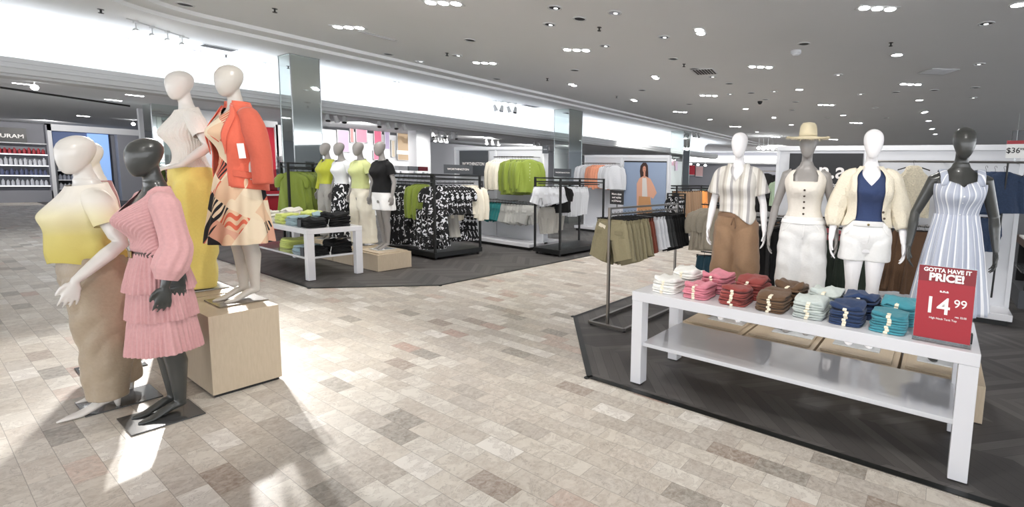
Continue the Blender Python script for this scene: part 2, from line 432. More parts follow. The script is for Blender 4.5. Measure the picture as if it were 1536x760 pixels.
# sprinkler heads, vents, camera dome
b = MB(); b.cyl((0, 0, -.004), .035, .004, 12); b.tube([(0, 0, 0), (0, 0, -.05)], .012, 8); b.cyl((0, 0, -.055), .03, .006, 10)
sp = tag(b.build('sprinkler_head', dark_m), 'x', 'sprinkler', 'ceiling sprinkler heads')
for i, (px, py) in enumerate(sorted([(670.5, 79.5), (899, 41), (821, 117.5), (925, 144), (1336.5, 64), (1026, 96), (151, 14), (412, 13), (339, 82)])):
    p = G(px, py, ZO if px < 350 else ZT); o = sp if i == 0 else sp.copy()
    if i: COL.objects.link(o)
    o.location = p; o['label'] = '%s from the left of the small dark sprinkler heads in the ceiling' % nth(i)
def vent(px, py, z, w, d, rot, lab, dark=True):
    p = G(px, py, z); t = thing('ceiling_vent', lab, 'vent', p, rot)
    b = MB(); b.box(-w/2, w/2, -d/2, d/2, -.012, 0); b.build('frame', trim_m if not dark else ceil2_m, t, bevel=.004)
    b = MB()
    for k in range(7): b.box(-w/2+.03, w/2-.03, -d/2+.03+k*(d-.06)/7, -d/2+.03+(k+.55)*(d-.06)/7, -.018, -.012)
    b.build('slats', dark_m if dark else ceil2_m, t)
vent(327, 71, ZO, .5, .3, 0, 'dark slatted vent above the orange blazer mannequin beside the cove')
vent(795.5, 158.6, ZO, .6, .3, 0, 'slatted vent right of the distant white track lights')
vent(1056, 107, ZT, .5, .5, .2, 'square dark vent in the main ceiling, above the mannequin in striped shirt')
vent(1407, 107, ZT, .55, .5, -.98, 'flat grey ceiling vent panel above the charcoal mannequin', False)
vent(568, 53.7, ZT, .6, .12, 0, 'thin pale slot vent in the ceiling right of the nearest mirrored pillar', False)
p = G(1140, 152, ZT); b = MB(); b.cyl((0, 0, -.03), .07, .03, 20); b.ell((0, 0, -.03), (.06, .06, .06)); tag(b.build('camera_dome', blackp_m, smooth=True, loc=p), 'small black security camera dome on the far ceiling', 'camera')
p = G(1194, 76, ZT); b = MB(); b.cyl((0, 0, -.05), .09, .05, 20); b.ell((0, 0, -.05), (.07, .07, .04)); tag(b.build('ceiling_sensor', ceil2_m, smooth=True, loc=p), 'grey domed sensor on the ceiling above the straw hat', 'sensor')
# lower ceiling strips
for i, (px, py) in enumerate([(36, 126), (95, 127), (202, 143), (170, 150), (125, 174)]):
    p = G(px, py, 2.94); b = MB(); b.box(-.12, .12, -.03, .03, -.006, 0)
    tag(b.build('strip_light', lamp_m, loc=p), ['bright strip light above the cosmetics shelf at far left', 'second bright strip light above the cosmetics shelf', 'strip light in low ceiling, nearest the white knit mannequin', 'strip light left of the one nearest the white knit mannequin', 'strip light farthest into the cosmetics area'][i], 'ceiling light', 'strip lights in the lower ceiling').rotation_euler.z = 0
    if i in (0, 3): lamp_spot((p.x, p.y, 2.90), None, e=60, size=140, col=(.9, .95, 1))
# track lights
def track(a, c, n, lab, zc, size=.05, lit=True, aims=None, e=0, hang=.16, group=None):
    a = Vector(a); c = Vector(c); t = thing('track_light', lab, 'track light', a, group=group)
    d = c-a; b = MB(); b.tube([(0, 0, 0), tuple(d)], .014, 4); b.build('rail', trim_m, t)
    for k in range(n):
        p = d*((k+.5)/n); b = MB()
        b.tube([p, p+Vector((0, 0, -hang))], .007, 6); b.box(p.x-.02, p.x+.02, p.y-.05, p.y+.05, p.z-.03, p.z+.0)
        aim = aims[k % len(aims)] if aims else Vector((.3, -1, -1.3))
        ad = Vector(aim).normalized(); q = p+Vector((0, 0, -hang))
        b.tube([q-ad*size, q+ad*size*.6, q+ad*size*1.6], [size*.6, size*.75, size*.95], 14)
        h = b.build('lamp_head', trim_m, t, smooth=False)
        b = MB(); b.tube([q+ad*size*1.6, q+ad*size*1.66], size*.8, 14); b.build('lens', lamp_m if lit else lampdim_m, h)
    return t
A0, A1 = G(190, 27, ZO), G(283, 57, ZO)
track(A0, A1, 4, 'track with four lit white spotlights above the white knit mannequin', ZO, .06, True, [Vector((-.12, -1, -.5))])
B0, B1 = G(737, 150, ZO), G(778, 155, ZO)
track(B0, B1, 4, 'short track of four white spotlights on the ceiling left of the second pillar', ZO, .07, False, [Vector((.3, -.2, -1)), Vector((-.4, -.2, -1))], hang=.2)
for i, (xa, xb, py, nn, Yw, lit) in enumerate([(485, 522, 172, 3, 12.2, False), (562, 612, 181, 4, 12.4, False), (645, 688, 193, 5, 14, False), (650, 672, 208, 5, 16, True), (725, 752, 212, 3, 15, True), (797, 812, 210, 2, 14, True), (806, 838, 213, 3, 15, True), (1035, 1060, 188, 3, 14, False)]):
    a = PY(xa, py, Yw); c = PY(xb, py+(xb-xa)*.13, Yw); z = 2.93;
    if i == 7: a = G(1038, 197, ZO); c = G(1050, 199, ZO); z = ZO
    a.z = c.z = z
    track(a, c, nn, ['track of three pale spotlights right of the first pillar, above lime jacket', 'track of four pale spotlights above the black tee mannequin', 'track of pale spotlights above the black print rack', 'row of small glowing spotlights left of the slate sign display', 'three glowing spotlights above the slate sign display', 'pair of glowing spotlights left of the second pillar', 'three glowing spotlights beside the second pillar', 'tiny track light right of the farthest pillar'][i], z, .06, lit, [Vector((-.2, -.5, -1)), Vector((.5, .3, -1))], hang=.14)
for i, (px, py) in enumerate([(52, 131), (200, 186), (620, 222), (921, 222), (966, 225)]):
    Yw = [13, 22, 18, 14, 14][i]; p = PY(px, py, Yw); t = thing('pendant_spotlight', ['glowing spotlight above the cosmetics shelves', 'star-bright spotlight above the charcoal head in pink dress', 'small glowing spotlight above the far corridor', 'small round lamp above the orange tops display', 'bright round lamp above the poster of the woman'][i], 'spotlight', p)
    b = MB(); b.tube([(0, 0, .0), (0, 0, max(.1, 2.94-p.z))], .008, 6); b.build('stem', trim_m, t)
    b = MB(); b.ell((0, 0, 0), (.045, .045, .045), 14, 8); b.build('bulb', lamp_m, t, smooth=True)
# black rail line in the lower ceiling at far left
b = MB(); b.tube([PY(0, 131, 14.3), PY(195, 159, 14.3)], .02, 6); 
tag(b.build('track_rail', black_m), 'thin black track rail crossing the low ceiling at far left', 'track rail')

# ------------------------------------------------------------------ mannequins
def cr(p0, p1, p2, p3, t):
    return .5*((2*p1)+(-p0+p2)*t+(2*p0-5*p1+4*p2-p3)*t*t+(-p0+3*p1-3*p2+p3)*t*t*t)
def ip(lv, z):
    if z <= lv[0][0]: return lv[0][1:]
    if z >= lv[-1][0]: return lv[-1][1:]
    for i in range(len(lv)-1):
        if lv[i][0] <= z <= lv[i+1][0]:
            t = (z-lv[i][0])/(lv[i+1][0]-lv[i][0]); a = lv[max(0, i-1)]; d = lv[min(len(lv)-1, i+2)]
            return tuple(cr(a[k], lv[i][k], lv[i+1][k], d[k], t) for k in range(1, len(lv[0])))
TORSO = [(.76, -.01, .085, .145), (.86, -.018, .112, .168), (.93, -.014, .115, .172), (1.02, -.005, .10, .148), (1.11, 0, .083, .120), (1.2, .0, .09, .128), (1.29, .012, .112, .146),
         (1.36, .005, .10, .156), (1.415, -.005, .08, .15), (1.455, -.012, .064, .115), (1.49, -.015, .055, .068), (1.54, -.010, .05, .05)]
def nz(a, b, c=0, s=0): return noise.noise(Vector((a+s*7.3, b-s*3.1, c+s*1.7)))
def sgp(v, e): return math.copysign(abs(v)**e, v)
def TW(z): return ip(TORSO, z)[1]
def shell(mb, lv, zb, zt, off=.012, n=72, m=28, fold=None, bust=.028, drape=0, s=1., ex=.9, caps=False, mi=0, gap=None):
    """cloth tube around the torso; zb, zt may be functions of theta (0 = front). gap=(a,b): open front between angles."""
    rings = []; f0 = zb if callable(zb) else (lambda th: zb); f1 = zt if callable(zt) else (lambda th: zt)
    ths = [2*PI*j/n for j in range(n)] if gap is None else [gap+(2*PI-2*gap)*j/(n-1) for j in range(n)]
    for i in range(m+1):
        t = i/m; ring = []
        for th in ths:
            z = f0(th)+(f1(th)-f0(th))*t
            cx, rx, ry = ip(lv, z); c, q = math.cos(th), math.sin(th)
            k = fold(th, z, t) if fold else 0
            bz = max(math.exp(-((z-1.28)/.085)**2), drape if z < 1.28 else 0)*bust*max(0, c)**1.1 if bust else 0
            bz += (drape*(.11-TW(z)) if drape and z < 1.28 else 0)*max(0, c)*s
            rx2 = rx*s+off+k+bz; ry2 = ry*s+off+k
            ring.append((cx+sgp(c, ex)*rx2, sgp(q, ex)*ry2, z))
        rings.append(ring)
    mb.loft(rings, (caps, caps), mi, closed=gap is None)
def hand(mb, w, d, nrm, side=1, s=1., curl=.5):
    w = Vector(w); d = Vector(d).normalized(); nrm = Vector(nrm); nrm = (nrm-d*nrm.dot(d)).normalized(); sd = d.cross(nrm)*side
    mb.tube([w-d*.02, w+d*.012, w+d*.045, w+d*.085, w+d*.10], [(.019*s, .021*s), (.022*s, .018*s), (.037*s, .016*s), (.038*s, .014*s), (.03*s, .01*s)], 12, up=sd)
    for k, (o, L) in enumerate(((-.029, .066), (-.0095, .082), (.0095, .084), (.029, .072))):
        b0 = w+d*.078+sd*o; f = d+sd*(o*4); c = curl*(1.15-.12*k)
        p1 = b0+f*.4*L; p2 = p1+(f+nrm*c*.9).normalized()*L*.42; p3 = p2+(f+nrm*c*2).normalized()*L*.38
        mb.tube([b0, b0+f*.02, p1, p2, p3], [.0095*s, .0095*s, .0088*s, .0078*s, .0055*s], 8)
    b0 = w+d*.02+sd*.024; p1 = b0+(d*.8+sd*.65)*.035; p2 = p1+(d*.95+sd*.2+nrm*.3)*.034; p3 = p2+(d+nrm*.3).normalized()*.02
    mb.tube([b0, p1, p2, p3], [.014*s, .0115*s, .0095*s, .007*s], 8)
def head(mb, base, yaw=0, pitch=0, s=1.):
    prof = [(0, .088, .052, .014), (.05, .100, .028, .032), (.13, .110, .004, .046), (.24, .118, -.022, .057), (.36, .122, -.046, .066), (.5, .123, -.066, .074), (.64, .118, -.078, .077), (.77, .104, -.080, .073), (.87, .082, -.070, .062), (.945, .052, -.050, .044), (.985, .028, -.026, .025), (1, .008, -.006, .008)]
    R = Matrix.Rotation(yaw, 3, 'Z') @ Matrix.Rotation(pitch, 3, 'Y'); rings = []
    for t, f, bk, w in prof:
        cx = (f+bk)/2; rx = (f-bk)/2
        rings.append([Vector(base)+R @ Vector(((cx+rx*math.cos(2*PI*j/24))*s*.93, w*math.sin(2*PI*j/24)*s, t*.238*s)) for j in range(24)])
    mb.loft(rings)
def body(name, m, t, arms, s=1., feet=((0, .085), (0, -.085)), heel=.065, vox=.006, hyaw=0, lean=0, hp=.05, hands=True, hs=1., toe=(0, 0)):
    mb = MB(); rings = []
    for i in range(26):
        z = .78+(1.53-.78)*i/25; cx, rx, ry = ip(TORSO, z)
        rings.append([(cx+math.cos(2*PI*j/28)*rx*s, math.sin(2*PI*j/28)*ry*s, z) for j in range(28)])
    mb.loft(rings)
    for q in (1, -1): mb.ell((.078*s, q*.068*s, 1.275), (.052*s, .056*s, .056*s))
    mb.tube([(-.018, 0, 1.44), (-.012, 0, 1.52), (.0, 0, 1.58), (.012, 0, 1.64), (.018, 0, 1.69)], [.058*s, .047*s, .045, .047, .045], 18)
    head(mb, (0.0, 0, 1.565), hyaw, hp, hs)
    for (fx, fy), q in zip(feet, (1, -1)):
        k = s if s > 1 else 1; ang = toe[0 if q > 0 else 1]
        hip = Vector((-.012, q*.085*s, .88)); an = Vector((fx-.04, fy, heel+.055)); kn = hip.lerp(an, .5)+Vector((.022, 0, 0)); cf = kn.lerp(an, .36)+Vector((-.016, 0, 0))
        mb.tube([hip, hip.lerp(kn, .3), hip.lerp(kn, .75), kn, cf, cf.lerp(an, .6), an, an+Vector((0, 0, -.025))], [.092*s, .087*s, .064*s, .052*k, .052*k, .038*k, .030, .030], 18)
        fd = Vector((math.cos(ang), math.sin(ang), 0)); pd = Vector((-fd.y, fd.x, 0)); A = Vector((fx, fy, 0))
        ft = [A-fd*.068+Vector((0, 0, heel+.014)), A-fd*.052+Vector((0, 0, heel+.014)), A+Vector((0, 0, heel*.8+.022)), A+fd*.05+Vector((0, 0, heel*.35+.022)), A+fd*.095+Vector((0, 0, .02)), A+fd*.135+Vector((0, 0, .014)), A+fd*.16+Vector((0, 0, .011))]
        mb.tube(ft, [(.016, .010), (.027, .022), (.030, .027), (.035, .021), (.039, .017), (.029, .013), (.012, .008)], 14, up=pd)
    for q, a in zip((1, -1), arms):
        if a is None: continue
        sh, el, wr, hd, hn = [Vector(v) for v in a]; fm = el.lerp(wr, .3)
        mb.tube([sh+Vector((0, -q*.05, .02)), sh, sh.lerp(el, .35), sh.lerp(el, .85), el, fm, el.lerp(wr, .8), wr], [.046*s, .049*s, .042*s, .036*s, .034*s, .036*s, .026*s, .022], 16)
        if hands: hand(mb, wr, hd, hn, side=-q if False else q*-1)
    return mb.build('body', m, t, smooth=True, remesh=vox)
def arm(q, el=(-.03, .235, 1.13), wr=(.03, .27, .89), hd=(.1, .02, -1), hn=None, sh=(-.005, .165, 1.41)):
    f = lambda v: (v[0], v[1]*q, v[2])
    return (f(sh), f(el), f(wr), f(hd), f(hn or (0, -1, 0)))
def mann(name_label, loc, heading, plate=True, pm=None, pd=(.34, .34), pc=(0, 0), prot=0, pz=0):
    t = thing('mannequin', name_label, 'mannequin', loc, math.radians(heading))
    if plate:
        b = MB(); b.box(-pd[0]/2, pd[0]/2, -pd[1]/2, pd[1]/2, .001, .009)
        o = b.build('base_plate', pm or plate_m, t, bevel=.002); o.location = (pc[0], pc[1], 0); o.rotation_euler.z = prot-math.radians(heading)
    return t
def sleeve(mb, a, f1, r, n=28, m=14, fold=None, f0=-.12, mi=0, s=1., cap0=True):
    """cloth tube along the arm from the shoulder (fraction f0) to fraction f1 of the arm length; r: list of radii."""
    sh, el, wr = [Vector(v) for v in a[:3]]; L1 = (el-sh).length; L2 = (wr-el).length; L = L1+L2; pts = []; rr = []
    inn = Vector((0, -math.copysign(1, sh.y), .35))
    for i in range(m+1):
        t = i/m; d = (f0+(f1-f0)*t)*L
        p = sh+inn*(-d) if d < 0 else (sh.lerp(el, d/L1) if d < L1 else el.lerp(wr, (d-L1)/L2))
        k = t*(len(r)-1); q = min(int(k), len(r)-2); rr.append(r[q]+(r[q+1]-r[q])*(k-q)); pts.append(p)
    # smooth path
    for _ in range(3): pts = [pts[0]]+[(pts[i-1]+pts[i]*2+pts[i+1])/4 for i in range(1, len(pts)-1)]+[pts[-1]]
    mb.tube(pts, rr, n, caps=False, fold=fold, mi=mi)
def skirtf(mb, rows, n=96, fold=None, caps=False, mi=0, m=24):
    """rows: (z, cx, rx, ry)"""
    rings = []; z0, z1 = rows[0][0], rows[-1][0]
    for i in range(m+1):
        z = z0+(z1-z0)*i/m; cx, rx, ry = ip(rows, z); ring = []
        for j in range(n):
            th = 2*PI*j/n; k = fold(th, z, i/m) if fold else 0
            ring.append((cx+math.cos(th)*(rx+k), math.sin(th)*(ry+k), z))
        rings.append(ring)
    mb.loft(rings, (caps, caps), mi)
def trousers(t, m, waist, hem, fc, hem_r, s=1., hip=.0, fold=.006, seed=1, vox=.008, crease=0, wr=0, crotch=.80, name='trousers', thigh=None):
    mb = MB(); rings = []
    for i in range(20):
        z = crotch-.01+(waist-crotch+.01)*i/19; cx, rx, ry = ip(TORSO, z)
        o = .016+hip; tk = 1-.30*max(0, (.94-z)/.16)**1.5
        rings.append([(cx+sgp(math.cos(2*PI*j/40), .82)*(rx*s+o)*tk, sgp(math.sin(2*PI*j/40), .9)*(ry*s+o)*tk, z) for j in range(40)])
    mb.loft(rings)
    for (fx, fy), q in zip(fc, (1, -1)):
        n = 40; rings = []; tr = thigh or (.128*s, .096*s)
        for i in range(31):
            u = i/30; z = .955+(hem-.955)*u
            cx = -.012+(fx-.03+.012)*u; cy = q*.088*s+(fy-q*.088*s)*u
            rx = tr[0]+(hem_r[0]-tr[0])*u; ry = tr[1]+(hem_r[1]-tr[1])*u; hk = .62+.38*min(1, (.955-z)/.085)**.7; rx *= hk; ry = (ry+.009)*(.8+.2*hk)
            ring = []
            for j in range(n):
                th = 2*PI*j/n
                k = fold*(nz(math.cos(th)*1.6+q*5, math.sin(th)*1.6, z*5, seed)*1.6+.6*math.sin(th*3+seed+z*2)*u+1.2*nz(math.cos(th)*.9, math.sin(th)*.9+z*7, z*9, seed+2))*1.6+crease*(math.exp(-((th if th < PI else th-2*PI)/.22)**2)-.5*math.exp(-((abs(th if th < PI else th-2*PI)-.55)/.25)**2))*min(1, u*2.5)+wr*(abs(math.sin(z*17+2.2*math.cos(th+q)+1.5*nz(math.cos(th), math.sin(th), z*4, seed)))**.6-.5)*(.4+.6*math.sin(PI*min(1, u*1.1)))
                e_ = .72+.28*min(1, u/.45); ring.append((cx+sgp(math.cos(th), e_)*(rx+k), cy+sgp(math.sin(th), e_)*(ry+k), z))
            rings.append(ring)
        mb.loft(rings)
    return mb.build(name, m, t, smooth=True, remesh=vox, sit=12)
def shoe(t, m, fx, fy, ang=0, heel=.065, name='shoe'):
    mb = MB(); fd = Vector((math.cos(ang), math.sin(ang), 0)); pd = Vector((-fd.y, fd.x, 0)); A = Vector((fx, fy, 0))
    pts = [A-fd*.076+Vector((0, 0, heel+.02)), A-fd*.06+Vector((0, 0, heel+.02)), A+Vector((0, 0, heel*.75+.02)), A+fd*.05+Vector((0, 0, heel*.35+.02)), A+fd*.10+Vector((0, 0, .022)), A+fd*.15+Vector((0, 0, .016)), A+fd*.20+Vector((0, 0, .008))]
    mb.tube(pts, [(.02, .02), (.032, .030), (.033, .026), (.038, .022), (.042, .02), (.03, .014), (.006, .005)], 16, up=pd)
    mb.tube([A-fd*.06+Vector((0, 0, heel+.01)), A-fd*.066+Vector((0, 0, .002))], [.022, .008], 10)
    return mb.build(name, m, t, smooth=True)

# fabrics
def gradz_mat(name, stops, z0, z1, rough=.9):
    m, n = newmat(name, rough); x, y, z = n.sep(n.tc.outputs['Object'])
    f = n.m('DIVIDE', n.m('SUBTRACT', z, z0), z1-z0); n.L.new(n.ramp(f, stops), n.b.inputs['Base Color'])
    n.bump(n.noise(n.tc.outputs['Object'], 40), .15); return m
def floral_mat(name, dark, light, sc=14, th=.5, dist=1.5):
    m, n = newmat(name, .85)
    v = n.N.new('ShaderNodeTexVoronoi'); v.inputs['Scale'].default_value = sc
    o = n.N.new('ShaderNodeVectorMath'); o.operation = 'ADD'; nn = n.N.new('ShaderNodeTexNoise'); nn.inputs['Scale'].default_value = sc*.8
    n.L.new(n.tc.outputs['Object'], nn.inputs['Vector']); sc_ = n.N.new('ShaderNodeVectorMath'); sc_.operation = 'SCALE'; sc_.inputs['Scale'].default_value = .12*dist/1.5
    n.L.new(nn.outputs['Color'], sc_.inputs[0]); n.L.new(n.tc.outputs['Object'], o.inputs[0]); n.L.new(sc_.outputs[0], o.inputs[1]); n.L.new(o.outputs[0], v.inputs['Vector'])
    w = n.N.new('ShaderNodeTexWave'); w.inputs['Scale'].default_value = sc*.55; w.inputs['Distortion'].default_value = 14; w.inputs['Detail Scale'].default_value = 1.5; n.L.new(n.tc.outputs['Object'], w.inputs['Vector'])
    f = n.m('GREATER_THAN', n.m('ADD', n.m('MULTIPLY', w.outputs['Fac'], .55), n.m('SUBTRACT', .62, v.outputs['Distance'])), .5+th*.35)
    n.L.new(n.mix(f, dark, light), n.b.inputs['Base Color']); return m
def stripe_mat(name, cols, freq, mode='y', ph=0):
    m, n = newmat(name, .85); x, y, z = n.sep(n.tc.outputs['Object'])
    if mode == 'ang': f = n.m('DIVIDE', n.m('ARCTAN2', y, x), 2*PI)
    elif mode == 'y': f = y
    f = n.m('FRACT', n.m('ADD', n.m('MULTIPLY', f, freq), ph))
    c = n.ramp(f, cols, True)
    wv = n.noise(n.tc.outputs['Object'], 25, 3)
    n.L.new(n.mix(n.m('MULTIPLY', wv, .15), c, '9a948c'), n.b.inputs['Base Color']); n.bump(wv, .2); return m
khaki_f = fab('khaki_twill', 'a5947e', rough=.45); pink_f = fab('dusty_pink_crepe', 'cf9e9e', .1); belt_m = mat('brown_leather', '43261f', .4)
knit_f = mat('ivory_knit', 'e6e1da', .95, bump=.6, bscale=120); yellow_f = fab('lemon_twill', 'dccb74', .05)
orange_f = fab('coral_suiting', 'd4644c', .05, rough=.8); tan_f = fab('brown_linen', '97785c', .08); cream_f = fab('cream_cotton', 'ece5da', .05)
whitef = fab('white_denim', 'eeedeb', .04); navy_f = fab('slate_navy_jersey', '2f3f66', .05); card_f = mat('cream_open_knit', 'e9e0cc', .95, bump=.8, bscale=90, vary=.08)
black_f = fab('black_jersey', '08080a', .2, sheen=0.); lime_f = fab('pale_lime_jersey', 'c3c98c', .05); brightlime_f = fab('bright_lime_cotton', 'b7bb3c', .06)
wtee_f = fab('white_jersey', 'e6e8ea', .04); crm_f = fab('cream_trouser_cloth', 'e3dccb', .05); greyt_f = fab('stone_trouser_cloth', 'a9a69f', .08)
floral_f = floral_mat('black_white_floral', '0a0a0d', 'e8e8ea', 11, .35)
print_f = floral_mat('black_white_print', '0d0d10', 'd6d7dc', 11, .25)

# --- 1: yellow ombre tee, khaki trousers (plus size)
def fold_std(a, kz=6, seed=1, k=2.2, z1=1.6):
    return lambda th, z, t: a*(nz(math.cos(th)*k, math.sin(th)*k, z*kz, seed)*2)
SG = 1.17
t = mann('white full-figured mannequin in yellow ombre tee and khaki trousers, nearest left edge', (.68, 4.76, 0), 183, pd=(.36, .33), pc=(-.07, 0), prot=0)
t1L = arm(1, (-.075, .285, 1.13), (.13, .29, .92), (.25, .02, -1), sh=(-.01, .2, 1.40)); t1R = arm(-1, (-.10, .27, 1.12), (-.10, .27, .88), sh=(-.01, .2, 1.40))
FT1 = ((.03, .12), (-.10, -.15))
body('body', skin_w, t, (t1L, t1R), s=SG, feet=FT1, heel=.07, hyaw=.42, hs=1.03)
mb = MB()
shell(mb, TORSO, lambda th: 1.0+.015*math.sin(3*th), lambda th: 1.50-.015*math.cos(th), .03, fold=lambda th, z, tt: .014*nz(math.cos(th)*2, math.sin(th)*2+z*3, z*4, 3)*2*(1-.5*tt)+.02*max(0, 1-abs(z-1.08)/.12)*(.6+.4*math.cos(th)), bust=.04, drape=.85, s=SG*.96, n=90)
for a in (t1L, t1R): sleeve(mb, a, .27, [.062, .07, .072, .076], fold=lambda th, u: 1+.05*math.sin(3*th+u*3)*u, n=32)
mb.build('tee', gradz_mat('ombre_tee', [(0, 'c4b45c'), (.35, 'd0c278'), (.62, 'e6ddb8'), (.8, 'ebe5da')], 1.0, 1.5), t, smooth=True, subd=1)
trousers(t, khaki_f, 1.04, .085, FT1, (.098, .09), s=SG, hip=.012, fold=.005, crease=.006, wr=.013, seed=9, thigh=(.155, .120))
for fx, fy in FT1: shoe(t, mat('ivory_leather', 'ded8d2', .35), fx, fy)

# --- behind it: a mostly hidden mannequin in pink and plum
pb = G(133, 558); t = mann('mostly hidden white mannequin in rose top behind the ombre tee mannequin', (pb.x+.12, pb.y, 0), 180, pd=(.34, .34))
a_ = arm(1, (-.03, .20, 1.13), (.02, .20, .9)); a2_ = arm(-1, (-.03, .20, 1.13), (.02, .20, .9)); body('body', skin_w, t, (a_, a2_), vox=.009, hs=.95, hyaw=.3)
mb = MB(); shell(mb, TORSO, 1.0, 1.50, .02, bust=.03)
for a in (a_, a2_): sleeve(mb, a, .9, [.055, .062, .06, .055])
mb.build('top', fab('rose_crepe', 'b9848a', .1), t, smooth=True); trousers(t, fab('plum_cloth', '54343e', .1), 1.03, .3, ((0, .09), (0, -.09)), (.09, .085), vox=.012)
# --- 2: pink tiered dress on charcoal mannequin
t = mann('charcoal mannequin in pink pleated tiered dress with brown belt, standing on floor', (.885, 4.255, 0), 182, pd=(.34, .35), pc=(.045, .02), prot=0)
aL = arm(1, (-.035, .212, 1.13), (.035, .225, .9), (.12, -.02, -1), sh=(-.005, .165, 1.41)); aR = arm(-1, (-.07, .205, 1.13), (-.09, .21, .9), sh=(-.005, .165, 1.41))
body('body', skin_d, t, (aL, aR), s=1.05, feet=((.0, .05), (.0, -.075)), heel=.055, hyaw=.30, hs=1.0)
mb = MB()
def vneck(d, w, ztop, back=1.50): # front V: theta 0
    def f(th):
        a = abs((th+PI) % (2*PI)-PI)
        return ztop-d*max(0, 1-a/w) if a < w else ztop+(back-ztop)*min(1, (a-w)/.6)
    return f
def pleat_diag(th, z, tt):
    c = math.cos(th); k = math.sin((z*1.0+abs(math.sin(th))*-.16)*2*PI/.022)
    return .0028*k*(1 if c > -.2 else .3)+.006*nz(math.cos(th)*2, math.sin(th)*2, z*5, 5)+.012*max(0, 1-abs(z-1.12)/.05)
shell(mb, TORSO, 1.075, vneck(.13, .75, 1.475, 1.505), .012, n=128, m=90, fold=pleat_diag, bust=.045, s=1.06)
mb.build('bodice', pink_f, t, smooth=True)
mb = MB()
for a in (aL, aR): sleeve(mb, a, .93, [.05, .072, .070, .068, .068, .074, .082, .080, .05], n=64, m=40, f0=-.1, fold=lambda th, u: 1+.055*math.sin(9*th+2*math.sin(u*4))*(.4+u*.8 if u < .9 else .5)+.05*nz(math.cos(th)*2, math.sin(th)*2, u*3, 8))
mb.build('puff_sleeves', pink_f, t, smooth=True)
def ruf(fr, a, seed): return lambda th, z, tt: a*(1-tt+.25)*math.sin(fr*th+1.8*nz(math.cos(th)*2, math.sin(th)*2, z*2, seed)*4)+.012*(1-tt)*nz(math.cos(th)*2.5, math.sin(th)*2.5, z, seed)*2
for k, (z0, z1, r0, r1) in enumerate(((.845, 1.09, (.165, .19), (.115, .145)), (.665, .875, (.165, .195), (.145, .175)), (.45, .70, (.175, .21), (.15, .18)))):
    mb = MB(); skirtf(mb, [(z0, 0, *r0), ((z0+z1)/2, 0, (r0[0]*.55+r1[0]*.45), (r0[1]*.55+r1[1]*.45)), (z1, 0, *r1)], n=300, m=14, fold=ruf(46, .0055, k+2))
    mb.build('ruffle_tier', pink_f, t, smooth=True)
mb = MB(); skirtf(mb, [(1.065, 0, .108, .142), (1.1, 0, .108, .142)], n=48, m=2, fold=lambda *a: .004); mb.build('belt', belt_m, t, smooth=False, solid=.006)
mb = MB(); mb.box(.118, .126, -.026, .026, 1.062, 1.104); mb.build('buckle', mat('dull_brass', '8a7a52', .3, 1.), t, bevel=.003)

# --- plinths
for i, (y0, y1) in enumerate(((4.28, 4.97), (5.0, 5.66))):
    t = thing('display_plinth', ['light wood cube plinth under the orange blazer mannequin', 'light wood cube plinth under the yellow trousers mannequin'][i], 'plinth', (1.315, (y0+y1)/2, 0))
    w = (y1-y0)/2; b = MB(); b.box(-.205, .205, -w, w, .022, .595); b.build('box', woodbox_m, t, bevel=.003)
    b = MB(); b.box(-.19, .19, -w+.02, w-.02, 0, .024); b.build('recessed_base', dark_m, t)
PZ = .596
# --- 3: white knit, yellow trousers
t = mann('glossy white mannequin in ivory knit top and long yellow trousers on plinth', (1.34, 5.36, PZ), 182, pm=platew_m, pd=(.36, .42), pc=(.02, -.03))
aL = arm(1, (-.05, .27, 1.20), (.11, .215, 1.04), (.8, -.55, -.25), (0, -.3, -.9)); aR = arm(-1, (-.11, .28, 1.2), (.04, .25, 1.03), (.8, -.5, -.2), (0, -.3, -.9))
F3 = ((.06, .07), (.0, -.10)); body('body', skin_w, t, (aL, aR), feet=F3, heel=.05, hyaw=.3, hs=1.0)
mb = MB(); rib = lambda th, z, tt: .0025*math.sin(th*44)+.008*nz(math.cos(th)*2, math.sin(th)*2, z*4, 2)*2
shell(mb, TORSO, 1.0, lambda th: 1.505-.02*math.cos(th), .014, n=180, m=40, fold=rib, bust=.035)
for a in (aL, aR): sleeve(mb, a, .3, [.055, .064, .066, .062], n=48, fold=lambda th, u: 1+.03*math.sin(16*th))
mb.build('knit_top', knit_f, t, smooth=True)
trousers(t, yellow_f, 1.03, .02, F3, (.135, .125), crease=.008, fold=.008, seed=7, hip=.01)
# --- 4: orange blazer over patterned dress
m, n = newmat('abstract_print', .85)
mp = n.N.new('ShaderNodeMapping'); mp.inputs['Rotation'].default_value = (.5, .35, .6); n.L.new(n.tc.outputs['Object'], mp.inputs[0])
x, y, z = n.sep(mp.outputs[0])
ix, iy, iz = n.m('FLOOR', n.m('MULTIPLY', x, 7)), n.m('FLOOR', n.m('MULTIPLY', y, 11)), n.m('FLOOR', n.m('MULTIPLY', z, 8))
h1_ = n.white(n.comb(ix, iy, iz)); h2_ = n.white(n.comb(iz, ix, n.m('ADD', iy, 5.5)))
base = n.ramp(h1_, [(0, 'e6d3b6'), (.22, 'e0bd9c'), (.36, 'ead9bd'), (.52, 'd9a48c'), (.62, 'e8d6ba'), (.78, 'cf6a54'), (.86, '17161c'), (.97, 'ead9bd')], True)
strp = n.m('MULTIPLY', n.m('GREATER_THAN', n.m('FRACT', n.m('MULTIPLY', y, 44)), .5), n.m('GREATER_THAN', h2_, .74))
c = n.mix(strp, base, n.ramp(n.white(n.comb(iy, iz, ix)), [(0, 'd4674e'), (.5, '1b191f')], True))
n.L.new(c, n.b.inputs['Base Color']); abstract_f = m
